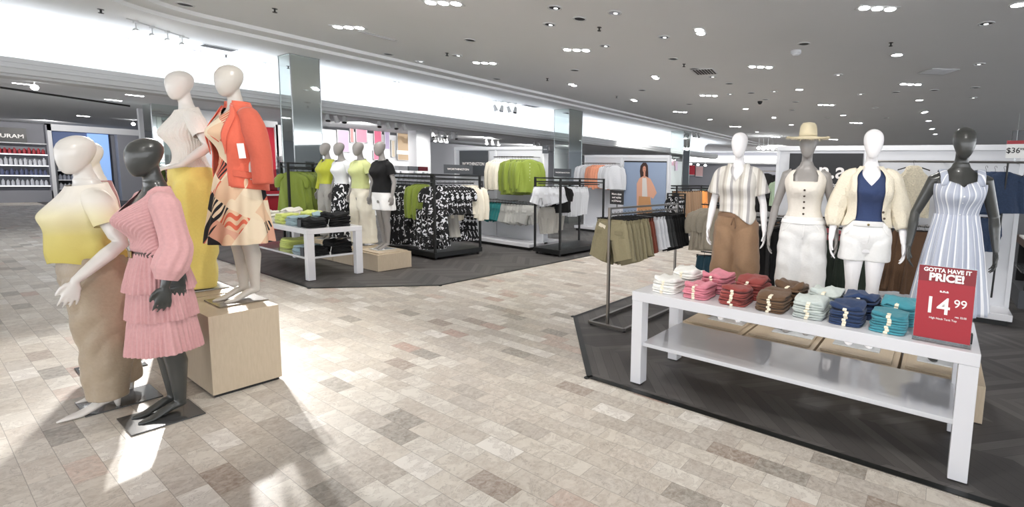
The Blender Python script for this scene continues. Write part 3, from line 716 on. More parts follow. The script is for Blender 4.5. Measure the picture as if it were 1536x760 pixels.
t = mann('warm grey mannequin in coral orange blazer over patterned dress, on plinth', (1.44, 4.65, PZ), 185, pd=(.30, .33), pc=(.06, .0), pm=mat('brown_base_plate', '7b7264', .25, coat=.4))
aL = arm(1, (-.02, .15, 1.14), (.0, .165, .88), (.15, 0, -1), sh=(-.01, .14, 1.40)); aR = arm(-1, (-.02, .15, 1.14), (.0, .165, .88), (.15, 0, -1), sh=(-.01, .14, 1.40))
body('body', skin_t, t, (aL, aR), feet=((.0, .06), (.02, -.07)), heel=.06, hyaw=.3, hs=1.0)
mb = MB(); shell(mb, TORSO, 1.06, vneck(.06, .6, 1.48), .014, bust=.04, fold=fold_std(.004))
skirtf(mb, [(.46, .01, .20, .225), (.75, .005, .165, .2), (.95, 0, .135, .185), (1.08, 0, .10, .135)], n=150, fold=lambda th, z, tt: .014*(1-tt)*math.sin(11*th+2*nz(math.cos(th), math.sin(th), z, 3)))
mb.build('dress', abstract_f, t, smooth=True)
mb = MB()
JL = [(.86, -.02, .155, .192), (1.0, -.015, .148, .182), (1.12, -.01, .138, .17), (1.25, -.005, .145, .178), (1.36, -.01, .13, .18), (1.425, -.018, .102, .165), (1.47, -.02, .085, .125), (1.50, -.022, .075, .085), (1.53, -.02, .07, .07)]
shell(mb, JL, lambda th: .875+.02*math.cos(th), 1.515, .004, n=90, m=34, bust=.02, gap=.62, fold=lambda th, z, tt: .008*nz(math.cos(th)*1.6, math.sin(th)*1.6, z*5, 9)*2)
mb.build('blazer', orange_f, t, smooth=True, solid=.006)
mb = MB()
for a in (aL, aR):
    q_ = math.copysign(1, a[0][1]); a2 = (Vector((-.02, .172*q_, 1.425)), Vector((-.05, .232*q_, 1.16)), Vector((-.055, .24*q_, .90)))
    sleeve(mb, a2, .97, [.060, .068, .070, .068, .064, .062, .062], n=40, m=24, f0=-.08, fold=lambda th, u: 1+.05*nz(math.cos(th)*1.5, math.sin(th)*1.5, u*6, 4)*2)
mb.build('blazer_sleeves', orange_f, t, smooth=True, solid=.005)
mb = MB() # lapels, following the open front edges
for q in (1, -1):
    rows = []
    for i in range(13):
        u = i/12; z = 1.13+(1.50-1.13)*u; cx, rx, ry = ip(JL, z); bz = math.exp(-((z-1.28)/.07)**2)*.02
        w = .30*math.sin(min(1, u*1.35)*PI*.5)*(1 if u < .75 else 1-.2*(u-.75)*4); row = []
        for j in range(5):
            th = q*(.62+w*j/4); row.append((cx+sgp(math.cos(th), .9)*(rx+.016+bz*math.cos(th)), sgp(math.sin(th), .9)*(ry+.016), z))
        rows.append(row)
    mb.loft(rows, (False, False), closed=False)
skirtf(mb, [(1.485, -.022, .082, .088), (1.51, -.02, .078, .08), (1.535, -.018, .072, .075)], n=40, m=6, fold=lambda th, z, tt: .004 if math.cos(th) < .75 else -.03)
mb.build('lapels', orange_f, t, smooth=True, solid=.005)
mb = MB(); rows = []
for i in range(9):
    th = .85+.75*i/8
    rows.append([(ip(JL, z)[0]+sgp(math.cos(th), .9)*(ip(JL, z)[1]+o), sgp(math.sin(th), .9)*(ip(JL, z)[2]+o), z-.02*i/8) for z, o in ((1.02, .006), (1.022, .016), (.975, .02), (.97, .012))])
mb.loft(rows, (True, True)); mb.build('pocket_flap', orange_f, t, bevel=.003)
mb = MB(); mb.box(-.004, .004, -.02, .02, -.055, .055); o = mb.build('price_tag', tagw_m, t); o.location = (.065, .222, 1.16); o.rotation_euler = (.1, .2, 1.25)

# --- far group of four on low plinths
FZ = .30
for i, (y0, y1) in enumerate(((7.6, 8.35), (8.37, 9.05), (9.07, 9.7), (9.72, 10.35))):
    t = thing('display_plinth', ['low wooden plinth under the black tee mannequin', 'low wooden plinth under the pale lime tee mannequin', 'low wooden plinth under the floral skirt mannequin', 'low wooden plinth under the bright lime jacket mannequin'][i], 'plinth', (4.32, (y0+y1)/2, 0), 0, 'low wooden plinths')
    w = (y1-y0)/2; b = MB(); b.box(-.28, .28, -w, w, .01, FZ-.02); b.box(-.24, .24, -w+.04, w-.04, FZ-.02, FZ); b.build('box', woodbox_m, t, bevel=.003)
def far_m(lab, y, skin, x=4.38, hd=188):
    return mann(lab, (x, y, FZ), hd, pm=platew_m, pd=(.3, .3), pc=(.03, 0))
t = far_m('pale grey mannequin in black tee and white shorts behind left table', 8.03, skin_g)
aL = arm(1, (-.04, .24, 1.13), (.03, .27, .90)); aR = arm(-1); body('b', skin_g, t, (aL, aR), feet=((.02, .07), (-.02, -.07)), vox=.009)
mb = MB(); shell(mb, TORSO, lambda th: .96-.1*max(0, -math.cos(th)), lambda th: 1.50-.02*math.cos(th), .034, fold=fold_std(.007), bust=.035)
for a in (aL, aR): sleeve(mb, a, .3, [.055, .066, .068, .07])
mb.build('tee', black_f, t, smooth=True); trousers(t, whitef, 1.03, .66, ((0, .10), (0, -.10)), (.115, .105), fold=.004, vox=.01, name='shorts', hip=.006)
t = far_m('grey mannequin in pale lime tee and cream wide trousers behind left table', 8.71, skin_g)
aL = arm(1, (-.05, .24, 1.13), (.02, .27, .90)); body('b', skin_g, t, (aL, aR), vox=.009)
mb = MB(); shell(mb, TORSO, 1.0, lambda th: 1.50-.02*math.cos(th), .024, fold=fold_std(.01, 5, 4), bust=.04)
for a in (aL, aR): sleeve(mb, a, .28, [.056, .068, .072, .078])
mb.build('tee', lime_f, t, smooth=True); trousers(t, crm_f, 1.06, .04, ((0, .12), (0, -.12)), (.14, .13), fold=.007, vox=.011)
t = far_m('grey mannequin in white tee and long black floral skirt', 9.37, skin_g)
body('b', skin_g, t, (aL, aR), vox=.009)
mb = MB(); shell(mb, TORSO, 1.06, lambda th: 1.48-.03*math.cos(th), .012, fold=fold_std(.004), bust=.035)
for a in (aL, aR): sleeve(mb, a, .3, [.053, .058, .056, .056])
mb.build('tee', wtee_f, t, smooth=True)
mb = MB(); skirtf(mb, [(.1, 0, .2, .22), (.5, 0, .17, .2), (.92, 0, .135, .19), (1.1, 0, .09, .13)], fold=lambda th, z, tt: .012*(1-tt)*math.sin(9*th)); mb.build('floral_skirt', floral_f, t, smooth=True)
t = far_m('grey mannequin in bright lime jacket and stone trousers, farthest of four', 9.88, skin_g)
body('b', skin_g, t, (aL, aR), vox=.01)
mb = MB(); shell(mb, TORSO, 1.04, vneck(.07, .6, 1.5), .03, fold=fold_std(.01, 6, 6), bust=.03)
for a in (aL, aR): sleeve(mb, a, .92, [.06, .07, .07, .066, .06, .05])
mb.build('jacket', brightlime_f, t, smooth=True); trousers(t, greyt_f, 1.06, .06, ((0, .12), (0, -.12)), (.13, .12), fold=.007, vox=.012)

# --- right group on low plinths
for i, (y0, y1) in enumerate(((1.43, 2.05), (.81, 1.41), (.19, .79), (-.36, .17))):
    t = thing('display_plinth', ['low wooden plinth behind the white table, under the striped shirt mannequin', 'low wooden plinth under the straw hat mannequin', 'low wooden plinth under the cream cardigan mannequin', 'low wooden plinth under the sundress mannequin'][i], 'plinth', (4.2, (y0+y1)/2, 0), 0, 'low wooden plinths behind the table')
    w = (y1-y0)/2; b = MB(); b.box(-.3, .32, -w, w, .01, FZ-.02); b.box(-.255, .28, -w+.045, w-.03, FZ-.02, FZ); b.build('box', woodbox_m, t, bevel=.003)
def right_m(lab, y, hd=192, x=4.30): return mann(lab, (x, y, FZ), hd, pm=platew_m, pd=(.3, .36), pc=(.05, 0))
# m1 striped camp shirt, brown wide trousers
t = right_m('matte white mannequin in striped camp shirt and brown wide-leg trousers', 1.685)
aL = arm(1, (-.02, .245, 1.13), (.04, .275, .88), (.12, .02, -1)); aR = arm(-1, (-.02, .235, 1.13), (.05, .262, .88), (.12, -.02, -1))
body('b', skin_w2, t, (aL, aR))
camp_f = stripe_mat('striped_camp_cotton', [(0, 'd9d5cd'), (.22, 'b3aca3'), (.36, 'cfcac0'), (.5, 'e6e3de'), (.72, 'a9a6a6'), (.88, 'dedad4')], 6.5, 'y')
mb = MB(); shell(mb, TORSO, lambda th: 1.05-.11*max(0, math.cos(th-.75))**6, vneck(.16, .5, 1.50, 1.51), .04, n=110, m=36, fold=lambda th, z, tt: .008*nz(math.cos(th)*2, math.sin(th)*2, z*5, 12)*2+.012*max(0, 1-abs(z-1.13)/.06), bust=.03)
for a in (aL, aR): sleeve(mb, a, .36, [.058, .074, .08, .088], n=36, fold=lambda th, u: 1+.04*math.sin(4*th)*u)
mb.build('camp_shirt', camp_f, t, smooth=True, solid=.003)
mb = MB() # collar
for q in (1, -1):
    rows = []
    for i in range(9):
        u = i/8; th = q*(.16+u*2.6); z = 1.37+.145*min(1, u*1.5)
        cx, rx, ry = ip(TORSO, z); w = .05 if u < .3 else .04
        rows.append([(cx+math.cos(th)*(rx+.036+(.02 if z < 1.43 else 0)), math.sin(th)*(ry+.034), z), (cx+math.cos(th)*(rx+.052+(.02 if z < 1.43 else 0)), math.sin(th)*(ry+.045), z-w)])
    mb.loft(rows, (False, False), closed=False)
mb.build('collar', camp_f, t, smooth=True, solid=.004)
for k in range(4):
    z = 1.33-k*.07; mb = MB(); cx, rx, ry = ip(TORSO, z); mb.ell((cx+rx+.03+math.exp(-((z-1.28)/.07)**2)*.03, 0, z), (.004, .008, .008), 10, 6); mb.build('button', tagw_m, t)
trousers(t, tan_f, 1.075, .03, ((0, .125), (0, -.125)), (.145, .13), wr=.003, fold=.007, seed=12, hip=.012, crease=.014, thigh=(.14, .112))
mb = MB(); mb.tube([(.132, 0, 1.02), (.147, .012, .98), (.15, .02, .93), (.15, .016, .90)], .006, 6); mb.tube([(.132, 0, 1.02), (.147, -.012, .98), (.15, -.022, .93)], .006, 6)
skirtf(mb, [(1.005, 0, .136, .184), (1.035, 0, .130, .176)], n=40, m=2); mb.build('tie_belt', mat('dark_tan_cord', '7c604a', .8), t, smooth=True)
# m2 straw hat, vest, white jeans
t = right_m('grey mannequin in straw hat, cream buttoned vest and white wide jeans', 1.05)
aL = arm(1, (-.03, .245, 1.13), (.03, .285, .87), (.1, .02, -1)); aR = arm(-1, (-.03, .25, 1.13), (.04, .29, .86), (.1, -.02, -1))
body('b', skin_g, t, (aL, aR), hp=.02)
def sq(d, w, zt, arm_cut=0, back=1.49):
    def f(th):
        a = abs((th+PI) % (2*PI)-PI)
        z = zt-d if a < w else zt
        if a < w*1.15 and a >= w: z = zt-d*(1-(a-w)/(w*.15))
        if arm_cut and abs(a-PI/2) < .62: z = min(z, zt-arm_cut*max(0, 1-(abs(a-PI/2)/.62)**2))
        return z
    return f
mb = MB(); shell(mb, TORSO, lambda th: .99+.035*abs(math.sin((((th+PI) % (2*PI))-PI)*2.2))-.055*math.exp(-((abs((th+PI) % (2*PI)-PI)-.42)/.22)**2)+.05*math.exp(-(((th+PI) % (2*PI)-PI)/.14)**2),
    sq(.10, .58, 1.458, .045), .02, n=140, m=36, fold=fold_std(.006, 5, 14), bust=.03)
mb.build('vest', cream_f, t, smooth=True, solid=.004)
for k in range(5):
    z = 1.285-k*.052; mb = MB(); cx, rx, ry = ip(TORSO, z); mb.ell((cx+rx+.026+math.exp(-((z-1.28)/.07)**2)*.03, 0, z), (.005, .0095, .0095), 12, 6); mb.build('button', mat('dark_bronze', '4a4038', .3, .8), t)
trousers(t, whitef, 1.05, .03, ((.0, .108), (0, -.108)), (.125, .112), wr=.004, fold=.006, seed=3, hip=.012, crease=.006, thigh=(.138, .108))
def waist(t, m, z0, z1, o=.034):
    mb = MB(); skirtf(mb, [(z, ip(TORSO, z)[0], ip(TORSO, z)[1]+o, ip(TORSO, z)[2]+o) for z in (z0, (z0+z1)/2, z1)], n=60, m=3); mb.build('waistband', m, t, smooth=True, solid=.004)
    mb = MB(); x_ = ip(TORSO, z0)[1]+o; mb.tube([(x_, .012, z0), (x_+.008, .014, z0-.06), (x_+.004, .006, z0-.13)], .0022, 5)
    for q in (-1, 1): mb.tube([(x_-.02, q*.11, z0), (x_-.03, q*.145, z0-.05), (x_-.055, q*.17, z0-.07)], .0022, 5)
    mb.build('stitching', m, t, smooth=True)
waist(t, whitef, .985, 1.02)
straw_m, n = newmat('woven_straw', .85)
w_ = n.N.new('ShaderNodeTexWave'); w_.inputs['Scale'].default_value = 60; w_.bands_direction = 'Z'; n.L.new(n.tc.outputs['Object'], w_.inputs['Vector'])
n.L.new(n.mix(w_.outputs['Fac'], 'd6c6a0', 'efe6cc'), n.b.inputs['Base Color']); n.bump(w_.outputs['Fac'], .5)
ht = thing('straw_hat', 'cream straw hat with frayed brim on the grey mannequin head', 'hat', (4.28, 1.05, FZ+1.745), math.radians(192))
mb = MB(); n_ = 60; rg = []
for r, z in ((.078, .0), (.079, .03), (.074, .075), (.066, .105), (.052, .122), (.03, .118), (.005, .108)):
    rg.append([((r*1.12)*math.cos(2*PI*j/n_), r*.95*math.sin(2*PI*j/n_)*(1-.28*(z > .07)*max(0, math.cos(2*PI*j/n_))), z) for j in range(n_)])
mb.loft(rg, (False, True)); mb.build('crown', straw_m, ht, smooth=True, solid=.003)
mb = MB(); rg = []
for i in range(10):
    r = .078+(.088)*i/9
    rg.append([((r*1.08)*math.cos(2*PI*j/n_), r*math.sin(2*PI*j/n_), .004-.018*(i/9)**1.2+.022*(i/9)**2*abs(math.sin(2*PI*j/n_))**3-.012*(i/9)*math.cos(2*PI*j/n_)) for j in range(n_)])
mb.loft(rg, (False, False)); br = mb.build('brim', straw_m, ht, smooth=True, solid=.003)
mb = MB()
for k in range(260):
    th = 2*PI*k/260; r = .166; p = Vector((r*1.08*math.cos(th), r*math.sin(th), -.014+.022*abs(math.sin(th))**3-.012*math.cos(th)))
    o = Vector((math.cos(th+random.uniform(-.4, .4)), math.sin(th+random.uniform(-.4, .4)), random.uniform(-1.2, -.2)))*random.uniform(.012, .026)
    mb.tube([p, p+o], [.0018, .0008], 3)
tag(mb.build('frayed_edge', straw_m, br), kind='stuff')
# m3 cardigan, navy tank, white shorts
t = right_m('matte white mannequin in cream cardigan, navy tank and white shorts', .525)
aL = arm(1, (-.04, .255, 1.12), (.05, .28, .88), (.12, .05, -1)); aR = arm(-1, (-.04, .25, 1.12), (.04, .275, .88), (.1, -.05, -1))
body('b', skin_w2, t, (aL, aR), feet=((.02, .075), (.0, -.08)))
mb = MB(); shell(mb, TORSO, 1.0, vneck(.13, .62, 1.47, 1.47), .010, n=100, fold=fold_std(.006, 5, 21), bust=.035); mb.build('tank_top', navy_f, t, smooth=True)
mb = MB(); shell(mb, [(a, b_, c+.012, d+.02*(a < 1.35)) for a, b_, c, d in TORSO], lambda th: 1.0+.06*math.exp(-((abs((th+PI) % (2*PI)-PI)-.6)/.25)**2), 1.50, .02, n=90, m=34, gap=.60, fold=fold_std(.012, 5, 15), bust=.03)
for a in (aL, aR): sleeve(mb, a, .80, [.056, .070, .074, .078, .082, .082, .074, .045], n=44, m=26, fold=lambda th, u: 1+.06*math.sin(7*th+u*3)*u+.06*nz(math.cos(th)*2, math.sin(th)*2, u*4, 3))
mb.build('cardigan', card_f, t, smooth=True, solid=.005)
for k in range(2):
    mb = MB(); mb.ell((.105+.01*k, .105+.01*k, 1.13-.05*k), (.006, .01, .01), 12, 6); mb.build('button', mat('dark_horn', '5a4a3a', .4), t)
trousers(t, whitef, 1.05, .71, ((.0, .098), (0, -.098)), (.118, .10), fold=.003, seed=5, hip=.01, crotch=.78, name='shorts', thigh=(.134, .103))
waist(t, whitef, 1.005, 1.045, .03)
mb = MB(); mb.ell((.137, 0, 1.025), (.005, .01, .01), 12, 6); mb.build('waist_button', mat('dull_brass', '8a7a52', .3, 1.), t)
# m4 sundress on charcoal mannequin
t = right_m('charcoal mannequin in white and pale blue striped sundress, rightmost', -.10, 190)
aL = arm(1, (-.05, .255, 1.13), (.0, .275, .88), (.05, .02, -1), sh=(-.005, .17, 1.40)); aR = arm(-1, (-.04, .275, 1.14), (.03, .31, .88), (.12, -.05, -1), sh=(-.005, .17, 1.40))
body('b', skin_d, t, (aL, aR), s=1.06, hp=.02)
sun_f = stripe_mat('pale_blue_stripe_cotton', [(0, 'b4bacb'), (.30, 'eef0f4'), (.36, 'b9bfce'), (.58, 'a9b0c3'), (.72, 'f4f5f8'), (.84, 'bcc2d0')], 12, 'ang')
mb = MB()
def swt(th):
    a = abs((th+PI) % (2*PI)-PI)
    return 1.375+.02*math.exp(-((a-.5)/.25)**2)-.025*math.exp(-(a/.08)**2)
shell(mb, TORSO, 1.135, swt, .014, n=120, m=20, bust=.045, s=1.06)
for q in (1, -1): mb.tube([(.115, q*.115, 1.365), (.085, q*.12, 1.44), (.03, q*.125, 1.482), (-.04, q*.12, 1.478), (-.09, q*.11, 1.40)], [(.026, .005)]*5, 12, up=(0, 1, 0))
skirtf(mb, [(.40, .0, .22, .26), (.6, 0, .20, .235), (.85, 0, .17, .20), (1.02, 0, .14, .17), (1.145, 0, .112, .147)], n=220, m=30, fold=lambda th, z, tt: .018*(1-tt)*math.sin(13*th+1.5*math.sin(2*th))+.004*math.sin(40*th)*tt)
mb.build('sundress', sun_f, t, smooth=True, solid=.002)
for k in range(5):
    z = 1.33-k*.045; mb = MB(); cx, rx, ry = ip(TORSO, z); mb.ell((cx+rx+.02+math.exp(-((z-1.28)/.07)**2)*.045, 0, z), (.004, .007, .007), 10, 6); mb.build('button', tagw_m, t)

# ------------------------------------------------------------------ tables, folded stacks
def table(lab, x0, x1, y0, y1, h, sh, leg=.095, ap=.075):
    cx, cy = (x0+x1)/2, (y0+y1)/2; w, d = (x1-x0)/2, (y1-y0)/2
    t = thing('display_table', lab, 'table', (cx, cy, 0))
    b = MB(); b.box(-w, w, -d, d, h-ap, h); b.build('tabletop', lac_m, t, bevel=.004)
    for a in (-1, 1):
        for c in (-1, 1):
            b = MB(); x_, y_ = a*(w-leg/2-.002), c*(d-leg/2-.002); b.box(x_-leg/2, x_+leg/2, y_-leg/2, y_+leg/2, .012, h-ap); l = b.build('leg', lac_m, t, bevel=.004)
            b = MB(); b.cyl((x_, y_, 0), .02, .013, 12); b.build('foot', dark_m, l)
    b = MB(); b.box(-w+.03, w-.03, -d+leg-.01, d-leg+.01, sh-.03, sh); b.build('lower_shelf', mat('gloss_white_shelf', 'd3d4d8', .08, coat=1.), t, bevel=.004)
    return t
table('long white table in front right holding seven stacks of folded tops', 3.035, 3.74, -.245, 2.03, .76, .35)
table('white table behind the blazer mannequin with folded clothes on two levels', 3.10, 3.86, 7.68, 9.9, .76, .34)
def folded_mesh(seed, w, d, h, rough=.006, nseg=40):
    mb = MB(); rings = []
    for q, (k, zz) in enumerate(((.90, 0), (.985, h*.18), (1.0, h*.5), (.985, h*.85), (.93, h*1.0), (.6, h*1.06), (.2, h*1.08))):
        ring = []
        for j in range(nseg):
            th = 2*PI*j/nseg; c, s_ = math.cos(th), math.sin(th)
            x_ = sgp(c, .38)*d/2*k; y_ = sgp(s_, .38)*w/2*k
            nn = nz(x_*9, y_*9, seed*3.1, seed); n2 = nz(x_*16, y_*16+zz*30, seed*1.3, seed+4)
            ring.append((x_*(1+.05*n2)+rough*nn*.5, y_*(1+.05*nn), zz+rough*1.6*nn*(.4+q*.12)+rough*n2*.8))
        rings.append(ring)
    mb.loft(rings); return mb
def fold_stack(name, lab, cat, grp, m, x, y, z, n, w=.20, d=.24, h=.0175, seed=1, slant=(0, 0), rot=0, sticker=True, rough=.006, crown=True):
    protos = []
    for k in range(n):
        if k < 3 or (k == n-1 and crown):
            mb = folded_mesh(seed+k*1.9, w, d*(1 if k < n-1 else .92), h*(1 if k < n-1 else 1.7), rough*(1 if k < n-1 else 3.2 if crown else 1))
            o = mb.build(name, m, None, smooth=True)
            if sticker:
                sb = MB(); sb.tube([(-d/2-.0015, 0, .001), (-d/2-.004, 0, h*.5), (-d/2+.004, 0, h+.001), (-d/2+.05, 0, h+.0045)] if k == n-1 else [(-d/2-.001, 0, .001), (-d/2-.004, 0, h*.5), (-d/2+.003, 0, h)], [(.012, .0022)]*(4 if k == n-1 else 3), 6, up=(0, 1, 0))
                sb.build('size_sticker', strip_m, o)
            protos.append(o)
        else: o = copy_tree(protos[k % len(protos)], (0, 0, 0))
        u = k/max(1, n-1)
        o.location = (x+slant[0]*u+random.uniform(-.006, .006), y+slant[1]*u+random.uniform(-.006, .006), z+k*h)
        o.rotation_euler.z = rot+random.uniform(-.06, .06)
        tag(o, '%s, %s' % (lab, 'lowest' if k == 0 else 'topmost' if k == n-1 else '%s from bottom' % nth(k)), cat, grp)
for i, (cn, cl, y, sd) in enumerate((('white', 'ecebe6', 1.80, 1), ('pink', 'cf7f8d', 1.53, 2), ('rust red', '8e3f3a', 1.235, 3), ('brown', '5f4630', .955, 4), ('pale grey-green', 'bcc4c0', .70, 5), ('navy', '24385c', .465, 6), ('teal', '3f8a98', .225, 7))):
    m = fab('tank_%d' % i, cl, .12)
    fold_stack('folded_tank_top', '%s folded tank top, front pile' % cn, 'folded top', '%s folded tops on the front table' % cn, m, 3.215, y, .761, 6 if i < 2 else 7, w=.205, d=.23, h=.0155, seed=sd*3, slant=(.015, 0), rough=.007)
    fold_stack('folded_tank_top', '%s folded tank top, rear pile' % cn, 'folded top', '%s folded tops on the front table' % cn, m, 3.46, y-.04, .761, 8, w=.215, d=.24, h=.0165, seed=sd*5, slant=(.01, -.01), rot=-.12, rough=.010)
# sign
t = thing('price_sign', 'red acrylic sign reading gotta have it price 14.99, on white table', 'sign', (3.13, -.055, .761), 0)
sg = MB(); sg.box(-.003, .003, -.14, .14, .012, .435); bd = sg.build('sign_panel', redsign_m, t); bd.rotation_euler = (0, .06, -.02)
b = MB(); b.box(-.0038, .0032, -.1402, .1402, .345, .4352); o = b.build('dark_band', reddark_m, bd)
b = MB(); b.box(.0035, .006, -.143, .143, .0, .44); b.box(-.05, .06, -.143, .143, 0, .004); b.box(-.006, .006, -.143, .143, 0, .014); b.build('acrylic_holder', acr_m, t).rotation_euler = (0, .06, -.02)
E_ = -.0048
text('GOTTA HAVE IT', .031, bd, (E_, 0, .413), FACE_MX, off=.0012, extr=.0006, sx=1.02)
text('PRICE!', .06, bd, (E_, 0, .371), FACE_MX, off=.0026, extr=.0006, sx=1.02)
text('a.n.a', .02, bd, (E_, .005, .295), FACE_MX, off=.0008, extr=.0006, sx=1.2)
text('14', .135, bd, (E_, .035, .205), FACE_MX, off=.0015, extr=.0006)
text('99', .065, bd, (E_, -.078, .232), FACE_MX, off=.0004, extr=.0006)
text('reg. 22.00', .014, bd, (E_, -.085, .158), FACE_MX, off=.0002, extr=.0006)
text('High Neck Tank Top', .016, bd, (E_, .0, .135), FACE_MX, off=.0001, extr=.0006)
b = MB(); b.box(-.01, .03, -.02, .02, 0, .06); tag(b.build('tag_clip', black_m, loc=(3.2, -.19, .762), bevel=.004), 'small black clip standing behind the red price sign', 'clip')

# left table clothes
lt = [('cream', 'dfdbd0', 9.45, 7, .26), ('cream', 'd9d5c8', 9.12, 5, .2), ('lime', 'c2cb6e', 8.74, 7, .26), ('pale blue', '93a9b0', 8.36, 6, .26)]
for i, (cn, cl, y, n_, w) in enumerate(lt):
    m = fab('fold_%d' % i, cl, .1)
    for q, X in enumerate((3.28, 3.62)):
        fold_stack('folded_sweater', '%s folded knit, %s pile%s' % (cn, 'near' if q == 0 else 'far', ' of stone knits' if i == 1 else ' on left table'), 'folded knit', '%s knits on the left table top' % cn, m, X, y, .761, n_+q*1, w=.29, d=.27, h=.019, seed=i*7+q, sticker=False, rough=.008)
for i, (cn, cl, y, n_, w) in enumerate([('lime', 'c2cb6e', 8.9, 7, .26), ('pale blue', '93a9b0', 8.45, 4, .26)]):
    m = fab('fold_%d' % (i+2), cl, .1)
    fold_stack('folded_sweater', '%s folded knit, left table lower shelf' % cn, 'folded knit', '%s knits on the left table shelf' % cn, m, 3.42, y, .341, n_, w=.3, d=.34, h=.019, seed=i*5+2, sticker=False)
for q, (X, Y, z, k, lo) in enumerate(((3.42, 7.97, .761, 7, 'top'), (3.45, 8.0, .341, 6, 'lower shelf'))):
    fold_stack('folded_trousers', 'black folded trousers, left table %s' % lo, 'folded trousers', 'black folded trousers, %s' % lo, black_f, X-.12, Y, z, k-2, w=.40, d=.26, h=.022, seed=q+3, sticker=False, rough=.008)
    fold_stack('folded_trousers', 'black folded trousers, taller rear pile, left table %s' % lo, 'folded trousers', 'black folded trousers, %s' % lo, black_f, X+.19, Y, z, k+1, w=.40, d=.3, h=.022, seed=q+3, sticker=False, rough=.012)
    b = MB(); b.box(-.005, .0, -.055, .055, 0, .11); tag(b.build('band_label', signgrey_m, loc=(X-.265, Y+.05, z+.001)), 'grey band label on the black trousers, %s of the left table' % lo, 'label')
    b = MB(); b.tube([(0, 0, .12), (-.01, 0, .07), (-.02, 0, .03)], .003, 5); b.box(-.024, -.02, -.02, .02, 0, .04); tag(b.build('hang_tag', tagw_m, loc=(X+.02, Y-.2, z+.0)), 'white hang tag beside the black trousers, %s of the left table' % lo, 'tag')

# ------------------------------------------------------------------ hanging garments: hook at the origin, width along Y, thickness along X
hang_m = blackp_m
def hanger(root, w=.40, clip=False, m=None, drop=.06):
    b = MB()
    hk = [(0, .012*math.cos(a)+0, .0+.014*math.sin(a)-.002) for a in [PI*1.05-i*PI*1.35/8 for i in range(9)]]
    b.tube([(0, -.012, -.012)]+hk[0:7]+[(0, .012, -.012), (0, .002, -.03), (0, 0, -drop)], .0022, 5, mi=0)
    if clip:
        b.tube([(0, -w/2, -drop), (0, w/2, -drop)], .005, 6)
        for q in (-1, 1): b.box(-.011, .011, q*w/2*.86-.012, q*w/2*.86+.012, -drop-.035, -drop+.006)
    else: b.tube([(0, -w/2, -drop-.055), (0, -w/4, -drop-.022), (0, 0, -drop), (0, w/4, -drop-.022), (0, w/2, -drop-.055)], [(.004, .008)]*5, 6)
    return b.build('clip_hanger' if clip else 'hanger', m or hang_m, root)
